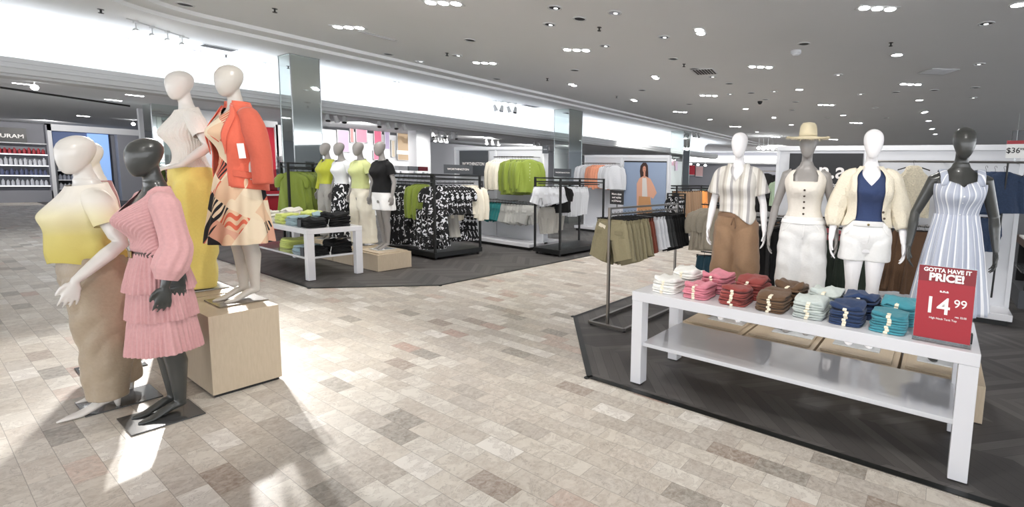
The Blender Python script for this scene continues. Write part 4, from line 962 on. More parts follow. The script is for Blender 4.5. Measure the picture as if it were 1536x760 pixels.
def gar(kind, m, lab, cat, L=.62, w=.44, th=.035, seed=1, group=None, fan=1., hm=None):
    """returns the root of one hanging garment"""
    root = thing({'blouse': 'blouse', 'tee': 'tee', 'shorts': 'shorts', 'pants': 'trousers', 'skirt': 'skirt', 'dress': 'dress', 'tank': 'tank_top'}[kind], lab, cat, group=group)
    mb = MB(); n = 44
    def ring(z, hw, ht, cy=0, fr=0, ph=0):
        r = []
        for j in range(n):
            a = 2*PI*j/n; c, s_ = math.cos(a), math.sin(a)
            k = 1+fr*math.sin(5*a+ph*2+seed)+.4*fr*math.sin(9*a+seed*2+ph)
            r.append((sgp(c, .8)*ht*k+.5*fr*.05*math.sin(s_*9+seed), cy+sgp(s_, .9)*hw*(1+fr*.15*math.sin(3*a+ph)), z))
        return r
    if kind in ('blouse', 'tee', 'dress', 'tank'):
        rows = [(-.055, .05, .018, 0), (-.075, .09, .022, 0), (-.105, .155 if kind != 'tank' else .10, .026, .05), (-.13, w*.44 if kind != 'tank' else .11, .028, .1), (-.2, w*.45 if kind != 'tank' else w*.40, th*.9, .2), (-.3, w*.46, th, .25)]
        k = 6 if kind != 'dress' else 9
        for i in range(1, k+1):
            u = i/k; rows.append((-.3-(L-.3)*u, w*(.46+(.06 if kind != 'dress' else .16)*u), th*(1+.3*u), .25+.2*u))
        mb.loft([ring(z, hw, ht, 0, fr, z*4) for z, hw, ht, fr in rows], (False, False))
        if kind in ('blouse', 'tee', 'dress'):
            sl = .56 if kind == 'blouse' else .2
            for q in (-1, 1):
                pts = [(0, q*w*.33, -.135), (.0, q*w*.45, -.17), (.004, q*(w*.53), -.17-sl*.3), (.01, q*(w*.56), -.17-sl*.65), (.012, q*(w*.55), -.17-sl)]
                mb.tube(pts, [(th*.8, .05), (th*.9, .06), (th*.85, .062), (th*.8, .055), (th*.7, .045)], 16, caps=False, fold=lambda a, u: 1+.08*math.sin(5*a+u*5+seed), up=(1, 0, 0))
        hanger(root, w*.84, m=hm)
    elif kind == 'skirt':
        rows = [(-.07, w*.36, th*.6, .05), (-.10, w*.38, th*.7, .15)]
        for i in range(1, 9): u = i/8; rows.append((-.10-(L-.1)*u, w*(.38+.14*u*fan), th*(.7+.6*u), .2+.35*u))
        mb.loft([ring(z, hw, ht, 0, fr, z*2) for z, hw, ht, fr in rows], (False, False)); hanger(root, w*.8, True, m=hm)
    else:
        cz = -.30 if kind == 'shorts' else -.30
        rows = [(-.07, w*.38, th*.55, .03), (-.105, w*.385, th*.6, .05), (-.107, w*.40, th*.75, .08), (-.2, w*.45, th, .12), (cz, w*.48, th*1.05, .12)]
        mb.loft([ring(z, hw, ht, 0, fr, z*3) for z, hw, ht, fr in rows], (False, False))
        for q in (-1, 1):
            rr = []
            for i in range(6):
                u = i/5; z = cz+.03-(L+cz+.03)*u
                hw = w*.25*(1-.04*u if kind == 'shorts' else 1-.25*u)
                cy = q*(w*.235+(.055*u if kind == 'shorts' else -.03*u))
                rg = ring(z, hw, th*(1.02+.1*u), cy, .12, z*5+q)
                if kind == 'shorts' and i == 5: rg = [(p[0], p[1], p[2]+.035*q*(p[1]-cy)/hw) for p in rg]
                rr.append(rg)
            mb.loft(rr, (False, False))
        hanger(root, w*.8, True, m=hm)
    o = mb.build('fabric', m, root, smooth=True)
    if kind in ('shorts', 'pants'): # waistband, fly, belt loops, pockets
        b = MB(); b.loft([ring(z, w*.388, th*.66, 0, .04, z*3) for z in (-.07, -.108)], (False, False))
        for q in (-.28, 0.12, .28): b.box(-th*.72, -th*.6, w*q-.006, w*q+.006, -.115, -.066)
        b.build('waistband', m, root, smooth=False)
        b = MB()
        for q in (-1, 1): b.box(-th*1.12, -th*.98, q*w*.24-w*.11, q*w*.24+w*.11, -.235, -.19) if kind == 'shorts' else b.box(-th*1.02, -th*.9, q*w*.24-.05, q*w*.24+.05, -.2, -.192)
        b.build('pocket', m, root, bevel=.003)
    if kind == 'blouse':
        b = MB()
        for i in range(6): b.ell((-th*1.28, 0, -.16-i*.075), (.003, .006, .006), 8, 5)
        b.build('buttons', tagw_m, root)
    return root
def row(tpl, a, c, n, yaw, lab, grp, jit=.08, first=True, zs=0):
    a = Vector(a); c = Vector(c)
    for i in range(n):
        p = a.lerp(c, i/(n-1) if n > 1 else .5)
        o = tpl if (i == 0 and first) else copy_tree(tpl, p)
        o.location = p+Vector((0, 0, -random.uniform(0, zs))); o.scale = (1, random.uniform(.90, 1.06), random.uniform(.94, 1.05)); o.rotation_euler.z = yaw+random.uniform(-jit, jit)
        L = (lab % nth(i)) if n > 1 else lab.replace('%s ', '').replace(' from the left', '')
        o['label'] = L; o['group'] = grp
# materials
lgreen_f = fab('olive_lime_satin', '75852a', .14, rough=.55); tealf = fab('teal_cotton', '166a6a', .12); greysh = fab('light_grey_stripe', 'a7a7a3', .1)
khaki2 = fab('khaki_shorts_twill', '8b8265', .1, rough=.8); rust2 = fab('rust_twill', '74392a', .1); blue_grey = fab('charcoal_twill', '2d2f30', .1)
brownsk = fab('brown_cord', '5f4530', .14); dkgreen = fab('bottle_green_jersey', '1f2a20', .15); redt = fab('dusty_red_cotton', '9a4a50', .12); beigec = fab('beige_crochet', 'b5a797', .2)
lace_f = mat('cream_lace', 'cfc6b0', .95, bump=1., bscale=60, vary=.35); navy2 = fab('navy_print', '2a3a55', .4); tan_sk = fab('tan_brown_linen', '7a6048', .12); orange2 = fab('apricot_linen', 'dd8a45', .1)
peach_f = fab('peach_cotton', 'e39b7c', .12); dknavy = fab('deep_teal_denim', '23424f', .12); coolw = fab('cool_white_cotton', 'd8dadf', .06)

# --- chrome rack with shorts
t = thing('garment_rack', 'chrome double-post rack on grey floor hung with shorts', 'clothes rack', (4.0, 3.0, 0))
b = MB()
for y_ in (-.235, .235): b.box(0, 1.55, y_-.02, y_+.02, .02, .05)
for x_ in (0, 1.52): b.box(x_-.02, x_+.02, -.235, .235, .02, .05)
b.build('base_frame', bsteel_m, t, bevel=.003)
for x_ in (0.02, 1.5):
    for y_ in (-.22, .22): b = MB(); b.cyl((x_, y_, 0), .02, .02, 10); b.build('foot', dark_m, t)
    b = MB(); b.box(x_-.014, x_+.014, -.014, .014, .05, 1.32); b.build('post', bsteel_m, t, bevel=.002)
b = MB(); b.box(.02, 1.5, -.012, .012, 1.30, 1.32); b.box(.02, 1.5, -.012, .012, 1.235, 1.255); b.build('rail', bsteel_m, t)
RX = 4.0; zr = 1.256
def shlab(c): return c+' shorts clipped on the chrome rack, %s from the front'
sh = gar('shorts', khaki2, 'x', 'shorts', L=.52, w=.50, th=.034, seed=1); row(sh, (RX+.05, 3.0, zr), (RX+.50, 3.0, zr), 8, .03, shlab('khaki'), 'khaki shorts on chrome rack', .12)
sh.rotation_euler.z = .12
s2 = gar('shorts', rust2, 'x', 'shorts', L=.48, w=.46, th=.034, seed=3); row(s2, (RX+.58, 3.0, zr), (RX+.64, 3.0, zr), 2, 0, shlab('rust brown'), 'rust shorts on chrome rack')
s3 = gar('shorts', coolw, 'x', 'shorts', L=.48, w=.48, th=.036, seed=4); row(s3, (RX+.74, 3.0, zr), (RX+.88, 3.0, zr), 3, 0, shlab('white'), 'white shorts on chrome rack')
s4 = gar('shorts', blue_grey, 'x', 'shorts', L=.48, w=.48, th=.034, seed=5); row(s4, (RX+.96, 3.0, zr), (RX+1.0, 3.0, zr), 2, 0, shlab('charcoal'), 'charcoal shorts on chrome rack')
s5 = gar('shorts', black_f, 'x', 'shorts', L=.48, w=.48, th=.034, seed=6); row(s5, (RX+1.08, 3.0, zr), (RX+1.42, 3.0, zr), 7, 0, shlab('black'), 'black shorts on chrome rack')
b = MB(); b.box(-.004, 0, -.045, .045, -.02, .02); o = tag(b.build('paper_tag', strip_m, loc=(RX+.01, 3.09, 1.12)), 'cream paper tag on the waistband of the nearest khaki shorts', 'tag'); o.rotation_euler.x = .35
def holder_sign(lab, lines, p, w, h, post=.12, m=None, face=FACE_MX, size=.03, yaw=0, off=.0004, foot=True):
    t = thing('sign', lab, 'sign', p, yaw)
    b = MB(); b.box(-.004, .004, -w/2, w/2, 0, h); b.build('board', m or mat('black_sign_board', '191a1c', .45), t, bevel=.001)
    if post: b = MB(); b.tube([(.006, 0, .01), (.006, 0, -post)], .005, 6); b.build('stem', black_m, t)
    for k, (ln, sz, zz) in enumerate(lines): text(ln, sz, t, (-.0055, 0, h*zz), (PI/2, 0, -PI/2), off=off, extr=.0006)
    return t
q = PX(927, 300, 4.12)
holder_sign('small black sign about more sizes and styles, above the chrome rack of shorts', [('More sizes', .030, .74), ('and styles', .030, .50), ('at JCPenney', .026, .25)], (4.14, 3.0, 1.35), .18, .15, post=.05, off=.0006)

# --- black racks
def brack(lab, x0, x1, y0, y1, h, base=.09, mid=True, group=None, arms=()):
    cx, cy = (x0+x1)/2, (y0+y1)/2; w, d = (x1-x0)/2, (y1-y0)/2
    t = thing('garment_rack', lab, 'clothes rack', (cx, cy, 0), group=group)
    b = MB(); b.box(-w, w, -d, d, .05, .05+base); b.build('base', black_m, t, bevel=.006)
    for a in (-1, 1):
        for c in (-1, 1):
            b = MB(); b.cyl((a*(w-.06), c*(d-.06), 0), .025, .052, 12); b.build('caster', dark_m, t)
            b = MB(); b.box(a*(w-.03)-.018, a*(w-.03)+.018, c*(d-.03)-.018, c*(d-.03)+.018, .1, h); b.build('post', black_m, t)
    b = MB()
    for z in (h-.015, h-.09):
        for c in (-1, 1): b.box(-w+.03, w-.03, c*(d-.03)-.012, c*(d-.03)+.012, z-.012, z+.012)
        for a in (-1, 1): b.box(a*(w-.03)-.012, a*(w-.03)+.012, -d+.03, d-.03, z-.012, z+.012)
    b.build('top_frame', black_m, t)
    b = MB()
    for p, q in arms: b.tube([Vector(p)-Vector((cx, cy, 0)), Vector(q)-Vector((cx, cy, 0))], .011, 8)
    if arms: b.build('hanging_rail', black_m, t)
    return t
LA = ((5.28, 9.15, 1.42), (5.28, 8.0, 1.42)); LB = ((5.35, 7.98, 1.42), (6.15, 7.98, 1.42)); LC = ((5.4, 8.15, .98), (6.1, 8.15, .98))
brack('black four-post rack of black and white print tops, right of the low plinths', 5.2, 6.25, 7.85, 9.5, 1.58, arms=(LA, LB, LC))
YV = math.atan2(.82, .57)   # facing the aisle corner
a0 = gar('dress', print_f, 'x', 'dress', L=1.25, w=.42, seed=2); row(a0, (5.30, 9.3, 1.42), (5.30, 8.75, 1.42), 5, .5, 'black and white print dress on left side of black rack, %s from the back', 'print dresses on black rack')
a1 = gar('blouse', lgreen_f, 'x', 'blouse', L=.66, w=.40, seed=4); row(a1, (5.32, 8.55, 1.44), (5.32, 8.3, 1.44), 3, .6, 'lime green blouse on black print rack, %s from the left', 'green blouses on print rack')
a2 = gar('tee', print_f, 'x', 'blouse', L=.62, w=.50, th=.04, seed=5); row(a2, (5.36, 8.02, 1.44), (5.80, 7.98, 1.44), 6, 1.0, 'black and white print short-sleeve top on black rack, %s from the left', 'print tops on black rack')
a3 = gar('blouse', crm_f, 'x', 'blouse', L=.60, w=.42, seed=7); row(a3, (5.92, 7.98, 1.44), (6.16, 7.98, 1.44), 4, 1.0, 'cream blouse on right end of black print rack, %s from the left', 'cream blouses on print rack')
a4 = gar('skirt', print_f, 'x', 'skirt', L=.70, w=.44, seed=8); row(a4, (5.95, 8.15, .95), (6.12, 8.15, .95), 3, 1.1, 'black and white print skirt on lower rail of rack, %s from the left', 'print skirts lower rail')
a5 = gar('skirt', greyt_f, 'x', 'skirt', L=.55, w=.36, seed=9, hm=hang_m); row(a5, (5.62, 8.15, .93), (5.74, 8.15, .93), 2, 1.1, 'grey skirt on lower rail of print rack, %s from the left', 'grey skirts lower rail')
a6 = gar('skirt', print_f, 'x', 'skirt', L=.78, w=.44, seed=10); row(a6, (5.27, 8.2, .98), (5.36, 8.0, .98), 3, .8, 'black and white print skirt low on left corner of rack, %s from the left', 'print skirts left corner')
t = holder_sign('small slate sign on top of the black print rack', [('WORTHINGTON', .05, .5)], (5.75, 7.9, 1.60), .52, .17, post=0, m=signgrey_m, yaw=.75)
brack('black rack of white shorts and trousers, right of the white display', 6.95, 8.4, 6.4, 7.15, 1.58, arms=(((7.0, 6.5, 1.45), (8.3, 6.5, 1.45)), ((7.0, 7.05, 1.45), (8.3, 7.05, 1.45))))
b1 = gar('shorts', coolw, 'x', 'shorts', L=.42, w=.42, seed=11); row(b1, (7.02, 7.0, 1.45), (7.5, 7.0, 1.45), 6, 1.15, 'white shorts on black rack by the display, %s from the left', 'white shorts on black rack')
b2 = gar('tee', black_f, 'x', 'tee', L=.6, w=.4, seed=12); row(b2, (7.62, 7.0, 1.45), (7.7, 7.0, 1.45), 2, 1.15, 'black top between white shorts and white trousers, %s from the left', 'black tops')
b3 = gar('pants', coolw, 'x', 'trousers', L=.72, w=.40, seed=13); row(b3, (7.8, 7.0, 1.45), (8.3, 7.0, 1.45), 7, 1.15, 'white trousers on black rack by the display, %s from the left', 'white trousers on black rack')
b4 = gar('pants', greyt_f, 'x', 'trousers', L=.62, w=.42, seed=14); row(b4, (7.3, 7.1, 1.02), (7.6, 7.1, 1.02), 3, 1.15, 'stone grey trousers hung low on black rack, %s from the left', 'grey trousers low')
holder_sign('small slate sign on top of the black rack of white shorts', [('WORTHINGTON', .038, .5)], (7.55, 6.9, 1.6), .36, .17, post=0, m=signgrey_m, yaw=.75)

# --- white wall displays
def gondola(lab, X, y0, y1, h, both=True, deck=.5, ribs=(), rails=()):
    cy = (y0+y1)/2; d = (y1-y0)/2
    t = thing('wall_display', lab, 'display wall', (X, cy, 0))
    b = MB(); b.box(-.06, .06, -d, d, .10, h); b.build('panel', mat('white_display_panel', 'd2d4d9', .5), t, bevel=.004)
    b = MB(); b.box(-deck, deck if both else .06, -d, d, .07, .15); b.build('deck', lac_m, t, bevel=.006)
    b = MB(); b.box(-deck+.04, (deck if both else .06)-.04, -d+.04, d-.04, 0, .07); b.build('plinth_base', black_m, t)
    b = MB()
    for yy in [-d, d-.05]+[q-cy for q in ribs]: b.box(-.072, -.058, yy, yy+.05, .15, h)
    b.box(-.075, -.058, -d, d, h-.07, h); b.build('frame_moulding', mat('white_frame', 'dfe1e5', .4), t, bevel=.003)
    for (yy0, yy1, z, dep) in rails:
        b = MB(); b.tube([(-dep, yy0-cy, z), (-dep, yy1-cy, z)], .014, 8)
        for yy in (yy0+.05, (yy0+yy1)/2, yy1-.05): b.tube([(-dep, yy-cy, z), (-.06, yy-cy, z)], .009, 6)
        b.build('hang_rail', bsteel_m, t)
    return t
gondola('white display wall with slate sign and green blouses, behind the black racks', 7.6, 7.42, 10.5, 2.24, ribs=(8.95,), rails=((7.5, 8.75, 2.0, .3), (7.5, 8.95, 1.03, .3), (9.0, 9.9, 1.22, .3)))
t = thing('brand_sign', 'large slate sign with pale capitals leaning on the white display', 'sign', (7.50, 9.72, 1.55), 0)
b = MB(); b.box(-.012, .012, -.52, .52, 0, .6); b.build('board', signgrey_m, t, bevel=.003); text('WORTHINGTON', .105, t, (-.014, 0, .28), FACE_MX, off=.001)
b = MB(); b.box(.012, .04, -.3, .3, .25, .35); b.build('bracket', black_m, t)
GX = 7.28
c1_ = gar('blouse', crm_f, 'x', 'blouse', L=.72, w=.42, seed=20); row(c1_, (GX, 8.62, 2.0), (GX, 8.3, 2.0), 5, .55, 'off-white blouse on upper rail of white display, %s from the left', 'off-white blouses upper rail')
c2_ = gar('blouse', lgreen_f, 'x', 'blouse', L=.80, w=.46, seed=21); row(c2_, (GX, 8.12, 2.0), (GX, 7.58, 2.0), 7, .6, 'olive green blouse on upper rail of white display, %s from the left', 'green blouses upper rail')
c3_ = gar('shorts', tealf, 'x', 'shorts', L=.48, w=.40, seed=22); row(c3_, (GX, 8.85, 1.03), (GX, 8.35, 1.03), 6, .5, 'teal shorts on lower rail of white display, %s from the left', 'teal shorts')
c4_ = gar('shorts', greysh, 'x', 'shorts', L=.48, w=.44, seed=23); row(c4_, (GX, 8.25, 1.03), (GX, 7.6, 1.03), 8, .5, 'light grey striped shorts on lower rail of white display, %s from the left', 'grey shorts')
c5_ = gar('pants', fab('pale_sage_linen', 'b9b9a0', .1), 'x', 'trousers', L=.68, w=.40, seed=24); row(c5_, (GX, 9.85, 1.2), (GX, 9.15, 1.2), 7, .5, 'pale sage trousers on middle rail left of teal shorts, %s from the left', 'sage trousers')
def small_sign(px, py, X, lab, w=.14):
    p = PX(px, py, X); t = thing('sign_card', lab, 'sign', p); b = MB(); b.box(-.004, .004, -w/2, w/2, -w/2, w/2); b.build('card', signgrey_m, t)
    text('$29.99' if False else 'SALE', w*.25, t, (-.0055, 0, 0), FACE_MX, extr=.0005) if False else None
    b = MB(); b.box(-.0052, -.004, -w*.3, w*.3, -.008, .008); b.build('printed_line', mat('grey_print', '9a9ca0', .5), t)
small_sign(701, 252, 7.3, 'small dark card in front of the large slate sign', .17)
small_sign(721, 276, 7.5, 'small dark card on white panel below the large slate sign', .16)
small_sign(818, 224, 7.5, 'small dark card at top right corner of the white display', .17)
small_sign(880, 258, 10.9, 'small dark card among the orange tops on the distant display', .24)

# distant display with tops and the poster
gondola('distant white display wall with orange tops and a poster of a woman', 11.2, 6.35, 9.3, 2.24, ribs=(7.9,), rails=((7.95, 9.2, 2.0, .3),))
d1 = gar('blouse', coolw, 'x', 'blouse', L=.62, w=.42, seed=30); row(d1, (10.9, 9.15, 2.0), (10.9, 8.95, 2.0), 3, .5, 'white top at left of distant display, %s from the left', 'white tops distant left')
d2 = gar('blouse', peach_f, 'x', 'blouse', L=.70, w=.42, seed=31); row(d2, (10.9, 8.75, 2.0), (10.9, 8.4, 2.0), 5, .5, 'peach orange top on distant display, %s from the left', 'peach tops distant')
d3 = gar('blouse', coolw, 'x', 'blouse', L=.72, w=.46, seed=32); row(d3, (10.9, 8.25, 2.0), (10.9, 7.98, 2.0), 4, .5, 'white top beside the poster of the woman, %s from the left', 'white tops by poster')
t = thing('poster', 'large blue poster of a dark-haired woman in peach jacket', 'poster', (11.12, 7.12, 0))
b = MB(); b.box(-.008, .0, -.70, .70, .4, 2.05); b.build('print_sheet', mat('poster_blue', '8f9fb8', .6), t)
b = MB(); b.box(-.014, -.002, -.70, .70, 2.05, 2.085); b.build('top_bar', black_m, t)
def flat(pts, m, x, nm='printed_shape'):
    b = MB(); b.add([(x, y_, z_) for y_, z_ in pts], [range(len(pts))]); b.build(nm, m, t)
hairm = mat('print_dark_hair', '3a2622', .6); skm = mat('print_skin', 'c98f78', .6); jm = mat('print_peach', 'd9a58c', .6); wm = mat('print_white', 'd7d3cf', .6); tm = mat('print_tan', 'c08f62', .6)
def oval(cy, cz, ry, rz, n=20): return [(cy+ry*math.cos(2*PI*i/n), cz+rz*math.sin(2*PI*i/n)) for i in range(n)]
flat([(.13, 1.62), (.16, 1.8), (.14, 1.95), (.06, 2.04), (-.04, 2.04), (-.1, 1.96), (-.12, 1.8), (-.13, 1.62), (-.04, 1.56), (.05, 1.56)], hairm, -.010)
flat([(.22, .55), (.24, 1.1), (.25, 1.45), (.17, 1.6), (.05, 1.66), (-.05, 1.66), (-.2, 1.6), (-.33, 1.4), (-.42, 1.22), (-.3, 1.05), (-.22, 1.1), (-.25, .75), (-.2, .55)], jm, -.011)
flat([(.06, 1.1), (.07, 1.6), (0, 1.66), (-.07, 1.6), (-.12, 1.1)], wm, -.012)
flat([(.20, .42), (.17, 1.1), (-.2, 1.1), (-.35, .42)], tm, -.0125)
flat(oval(.01, 1.86, .055, .09), skm, -.0135); flat([(.03, 1.62), (.03, 1.8), (-.03, 1.8), (-.03, 1.62)], skm, -.013)
b = MB()
for p, r in (((.035, 1.875), (.012, .005)), ((-.015, 1.875), (.012, .005)), ((.01, 1.815), (.018, .006))): b.add([(-.0142, y_, z_) for y_, z_ in oval(*p, *r, 10)], [range(10)])
b.build('printed_face', hairm, t)

# far racks around the brown skirts
brack('distant black rack of brown skirts right of the poster', 11.9, 14.9, 6.5, 7.2, 1.42, arms=(((12, 6.55, 1.32), (14.8, 6.55, 1.32)),))
e1 = gar('skirt', tan_sk, 'x', 'skirt', L=.95, w=.46, seed=40); row(e1, (12.1, 6.6, 1.32), (13.4, 6.6, 1.32), 9, 1.0, 'brown linen skirt on distant rack left of the apricot ones, %s from the left', 'brown skirts left')
e2 = gar('skirt', orange2, 'x', 'skirt', L=.80, w=.46, seed=41); row(e2, (13.5, 6.55, 1.32), (13.7, 6.55, 1.32), 3, 1.0, 'apricot orange skirt on distant brown skirt rack, %s from the left', 'apricot skirts')
e3 = gar('skirt', brownsk, 'x', 'skirt', L=.95, w=.46, seed=42); row(e3, (13.9, 6.6, 1.32), (14.8, 6.6, 1.32), 7, 1.0, 'dark brown skirt on distant rack right of the apricot ones, %s from the left', 'brown skirts right')
e4 = gar('dress', print_f, 'x', 'dress', L=.8, w=.42, seed=43); row(e4, (11.0, 6.1, 1.2), (11.2, 6.1, 1.2), 4, 1.0, 'spotted black and white dress below right of the poster, %s from the left', 'spotted dresses')
brack('low black rack of spotted dresses in front of the poster', 10.9, 11.35, 5.9, 6.28, 1.24, arms=(((10.95, 6.1, 1.2), (11.3, 6.1, 1.2)),))

# --- right back display wall
gondola('white display wall behind the right mannequins with the big black sign', 7.4, -.82, 2.26, 2.19, both=False, ribs=(.95,), rails=((-.8, .85, 1.96, .36), (.1, .9, 1.13, .42), (1.0, 2.1, 1.13, .36)))
t = thing('brand_sign', 'black sign with big white lettering behind the straw hat mannequin', 'sign', (7.32, 1.53, 1.50))
b = MB(); b.box(-.012, .012, -.52, .52, 0, .58); b.build('board', mat('charcoal_sign_board', '26272a', .5), t, bevel=.003)
text('a.n.a', .34, t, (-.014, .0, .32), FACE_MX, off=.004); text('a new approach', .10, t, (-.014, -.01, .12), FACE_MX, off=.0005, shear=.4)
RXX = 6.98
f1 = gar('tank', lace_f, 'x', 'lace top', L=.72, w=.44, th=.03, seed=50); f1.location = (RXX, .35, 1.96); f1.rotation_euler.z = .1; f1['label'] = 'cream lace top on black hanger between cardigan and sundress mannequins'
f2 = gar('tee', navy2, 'x', 'top', L=.55, w=.46, seed=51); row(f2, (RXX, -.42, 1.90), (RXX, -.6, 1.90), 3, .3, 'navy patterned top behind the sundress mannequin, %s from the left', 'navy tops')
f3 = gar('pants', navy2, 'x', 'shorts', L=.5, w=.3, seed=52); row(f3, (RXX, -.4, 1.35), (RXX, -.5, 1.35), 2, .3, 'navy trousers hung below the navy tops, %s from the left', 'navy trousers')
f4 = gar('skirt', brownsk, 'x', 'skirt', L=.86, w=.46, seed=53); row(f4, (6.95, .70, 1.13), (6.95, .16, 1.13), 9, .35, 'long brown skirt behind the white shorts mannequin, %s from the left', 'brown skirts behind shorts')
f5 = gar('skirt', dkgreen, 'x', 'skirt', L=.84, w=.44, seed=54); row(f5, (6.3, 1.16, .98), (6.3, .80, .98), 6, .35, 'dark green skirt between the vest and cardigan mannequins, %s from the left', 'dark green skirts')
f6 = gar('tee', redt, 'x', 'top', L=.55, w=.30, seed=55); row(f6, (6.5, 1.34, 1.12), (6.5, 1.24, 1.12), 2, .35, 'dusty red top beside the white jeans mannequin, %s from the left', 'red tops')
f7 = gar('skirt', brownsk, 'x', 'skirt', L=.95, w=.4, seed=56); row(f7, (6.95, 2.05, 1.13), (6.95, 1.45, 1.13), 8, .35, 'brown skirt on display rail behind the vest mannequin, %s from the left', 'brown skirts behind vest')
brack('black rack of dark green skirts behind the right mannequins', 6.0, 6.6, .62, 1.5, 1.2, arms=(((6.3, .7, 1.0), (6.3, 1.4, 1.0)), ((6.5, .7, 1.12), (6.5, 1.45, 1.12))))
brack('black rack of beige and black trousers behind the brown trousers mannequin', 5.2, 5.9, 1.62, 2.25, 1.2, arms=(((5.5, 1.65, 1.16), (5.5, 2.2, 1.16)),))
f8 = gar('pants', beigec, 'x', 'trousers', L=.78, w=.34, seed=57); row(f8, (5.5, 2.06, 1.16), (5.5, 1.84, 1.16), 5, .25, 'beige crochet trousers right of brown trousers mannequin, %s from the left', 'beige trousers')
f9 = gar('pants', black_f, 'x', 'trousers', L=.9, w=.36, seed=58); row(f9, (5.5, 1.76, 1.16), (5.5, 1.6, 1.16), 3, .25, 'black trousers between striped shirt and vest mannequins, %s from the left', 'black trousers')
t = thing('garment_stand', 'slim black stand of stone knits left of striped shirt mannequin', 'clothes rack', (5.5, 2.45, 0))
b = MB(); b.cyl((0, 0, 0), .22, .02, 24); b.build('base', black_m, t)
b = MB(); b.tube([(.1, 0, .02), (.1, 0, 1.36)], .014, 8); b.build('post', black_m, t)
b = MB(); b.tube([(-.06, -.15, 1.33), (-.06, .16, 1.33)], .009, 8); b.tube([(-.06, 0, 1.33), (.1, 0, 1.33)], .009, 8); b.tube([(-.04, -.1, .72), (-.04, .15, .72)], .008, 8); b.tube([(-.04, 0, .72), (.1, 0, .72)], .008, 8); b.build('arm', black_m, t)
g1 = gar('tee', fab('stone_knit', 'a39a8a', .12), 'x', 'knit', L=.58, w=.34, seed=59); row(g1, (5.44, 2.56, 1.34), (5.44, 2.42, 1.34), 3, .5, 'stone knit left of the striped shirt mannequin, %s from the left', 'stone knits')
g2 = gar('skirt', dknavy, 'x', 'skirt', L=.34, w=.26, seed=60); row(g2, (5.46, 2.55, .74), (5.46, 2.45, .74), 2, .3, 'deep teal skirt hanging below the stone knits, %s from the left', 'teal skirts')

# --- far clothes and people-free background seen between mannequins
brack('distant black rack with a black tee behind the striped shirt', 13.9, 14.5, 3.9, 5.2, 1.5, arms=(((14.1, 4.0, 1.4), (14.1, 5.1, 1.4)),))
k1 = gar('tee', black_f, 'x', 'tee', L=.8, w=.56, seed=61); k1.location = (13.9, 4.55, 1.92); k1['label'] = 'large black tee facing out behind the striped shirt mannequin'; k1.rotation_euler.z = .2
b = MB(); b.tube([(13.9, 4.1, 1.93), (13.9, 5.2, 1.93)], .015, 6); b.tube([(13.9, 4.1, 0), (13.9, 4.1, 1.93)], .015, 6); b.tube([(13.9, 5.2, 0), (13.9, 5.2, 1.93)], .015, 6); tag(b.build('garment_rail', bsteel_m), 'tall steel rail holding the large black tee', 'clothes rack')
k2 = gar('tee', black_f, 'x', 'tee', L=.7, w=.4, seed=62); row(k2, (14.1, 4.1, 1.4), (14.1, 4.9, 1.4), 6, .3, 'black tee hung below the large black tee, %s from the left', 'black tees low')
k3 = gar('tee', fab('sage', '9fb39a', .1), 'x', 'tee', L=.8, w=.4, seed=63); k3.location = (13.9, 4.22, 1.7); k3['label'] = 'sage green tee right of the large black tee'
fx = [('display_table', 'far dark table of folded clothes behind the brown skirt rack', 16, 7.6, 1.2, 2.6, .95, '3a3d3f'), ('display_table', 'far dark table of goods behind the brown skirt rack, right one', 20, 7.2, 1.2, 2.4, .95, '4a4340')]
for nm, lab, X, Y, w, d, h, c in fx:
    t = thing(nm, lab, 'table', (X, Y, 0)); b = MB(); b.box(-w/2, w/2, -d/2, d/2, h-.05, h); b.build('top', mat('far_'+c, c, .5), t)
    for a in (-1, 1):
        for q in (-1, 1): b = MB(); b.box(a*(w/2-.05)-.03, a*(w/2-.05)+.03, q*(d/2-.05)-.03, q*(d/2-.05)+.03, 0, h-.05); b.build('leg', black_m, t)
    for k in range(10):
        b = MB(); xx, yy = X+random.uniform(-w/2+.15, w/2-.15), Y-d/2+.15+k*(d-.3)/9; hh = random.uniform(.12, .4)
        b.box(-.12, .12, -.1, .1, 0, hh); tag(b.build('goods_box', mat('goods%d' % (k % 5), ['6d7a6a', 'b9bcc0', '2c2e33', '8a4a44', '4d5a66'][k % 5], .6), loc=(xx, yy, h), bevel=.01), '%s box from far end, far table%s' % (nth(9-k), ' right one' if X > 18 else ''), 'box', 'boxes on '+lab[:30])
# far boutique wall with red and pink displays
def panel(lab, cat, x0, x1, Y, z0, z1, c, nm='wall_poster', d=.03, em=0, grp=None):
    t = thing(nm, lab, cat, ((x0+x1)/2, Y, z0), group=grp); w = (x1-x0)/2
    b = MB(); b.box(-w, w, -d, 0, 0, z1-z0); b.build('print_sheet', mat('panel_'+c, c, .6, emit=em), t)
    b = MB()
    for a in (-w, w-.02): b.box(a, a+.02, -d-.01, 0, 0, z1-z0)
    b.box(-w, w, -d-.01, 0, 0, .02); b.box(-w, w, -d-.01, 0, z1-z0-.02, z1-z0); b.build('frame', white_w, t)
    return t
def pan_px(lab, x0, y0, x1, y1, Y, c, grp=None, em=0):
    a = PY(x0, (y0+y1)/2, Y); e = PY(x1, (y0+y1)/2, Y); top = PY((x0+x1)/2, y0, Y).z; bot = PY((x0+x1)/2, y1, Y).z
    return panel(lab, 'poster', a.x, e.x, Y, bot, top, c, em=em)
Yb = 16.98
pan_px('pale pink photo panel above the far mannequins, leftmost', 505, 195, 523, 228, Yb, 'd8b8d4')
pan_px('salmon strip panel left of the pink photo panel on the back wall', 524, 192, 530, 214, Yb, 'd99a98')
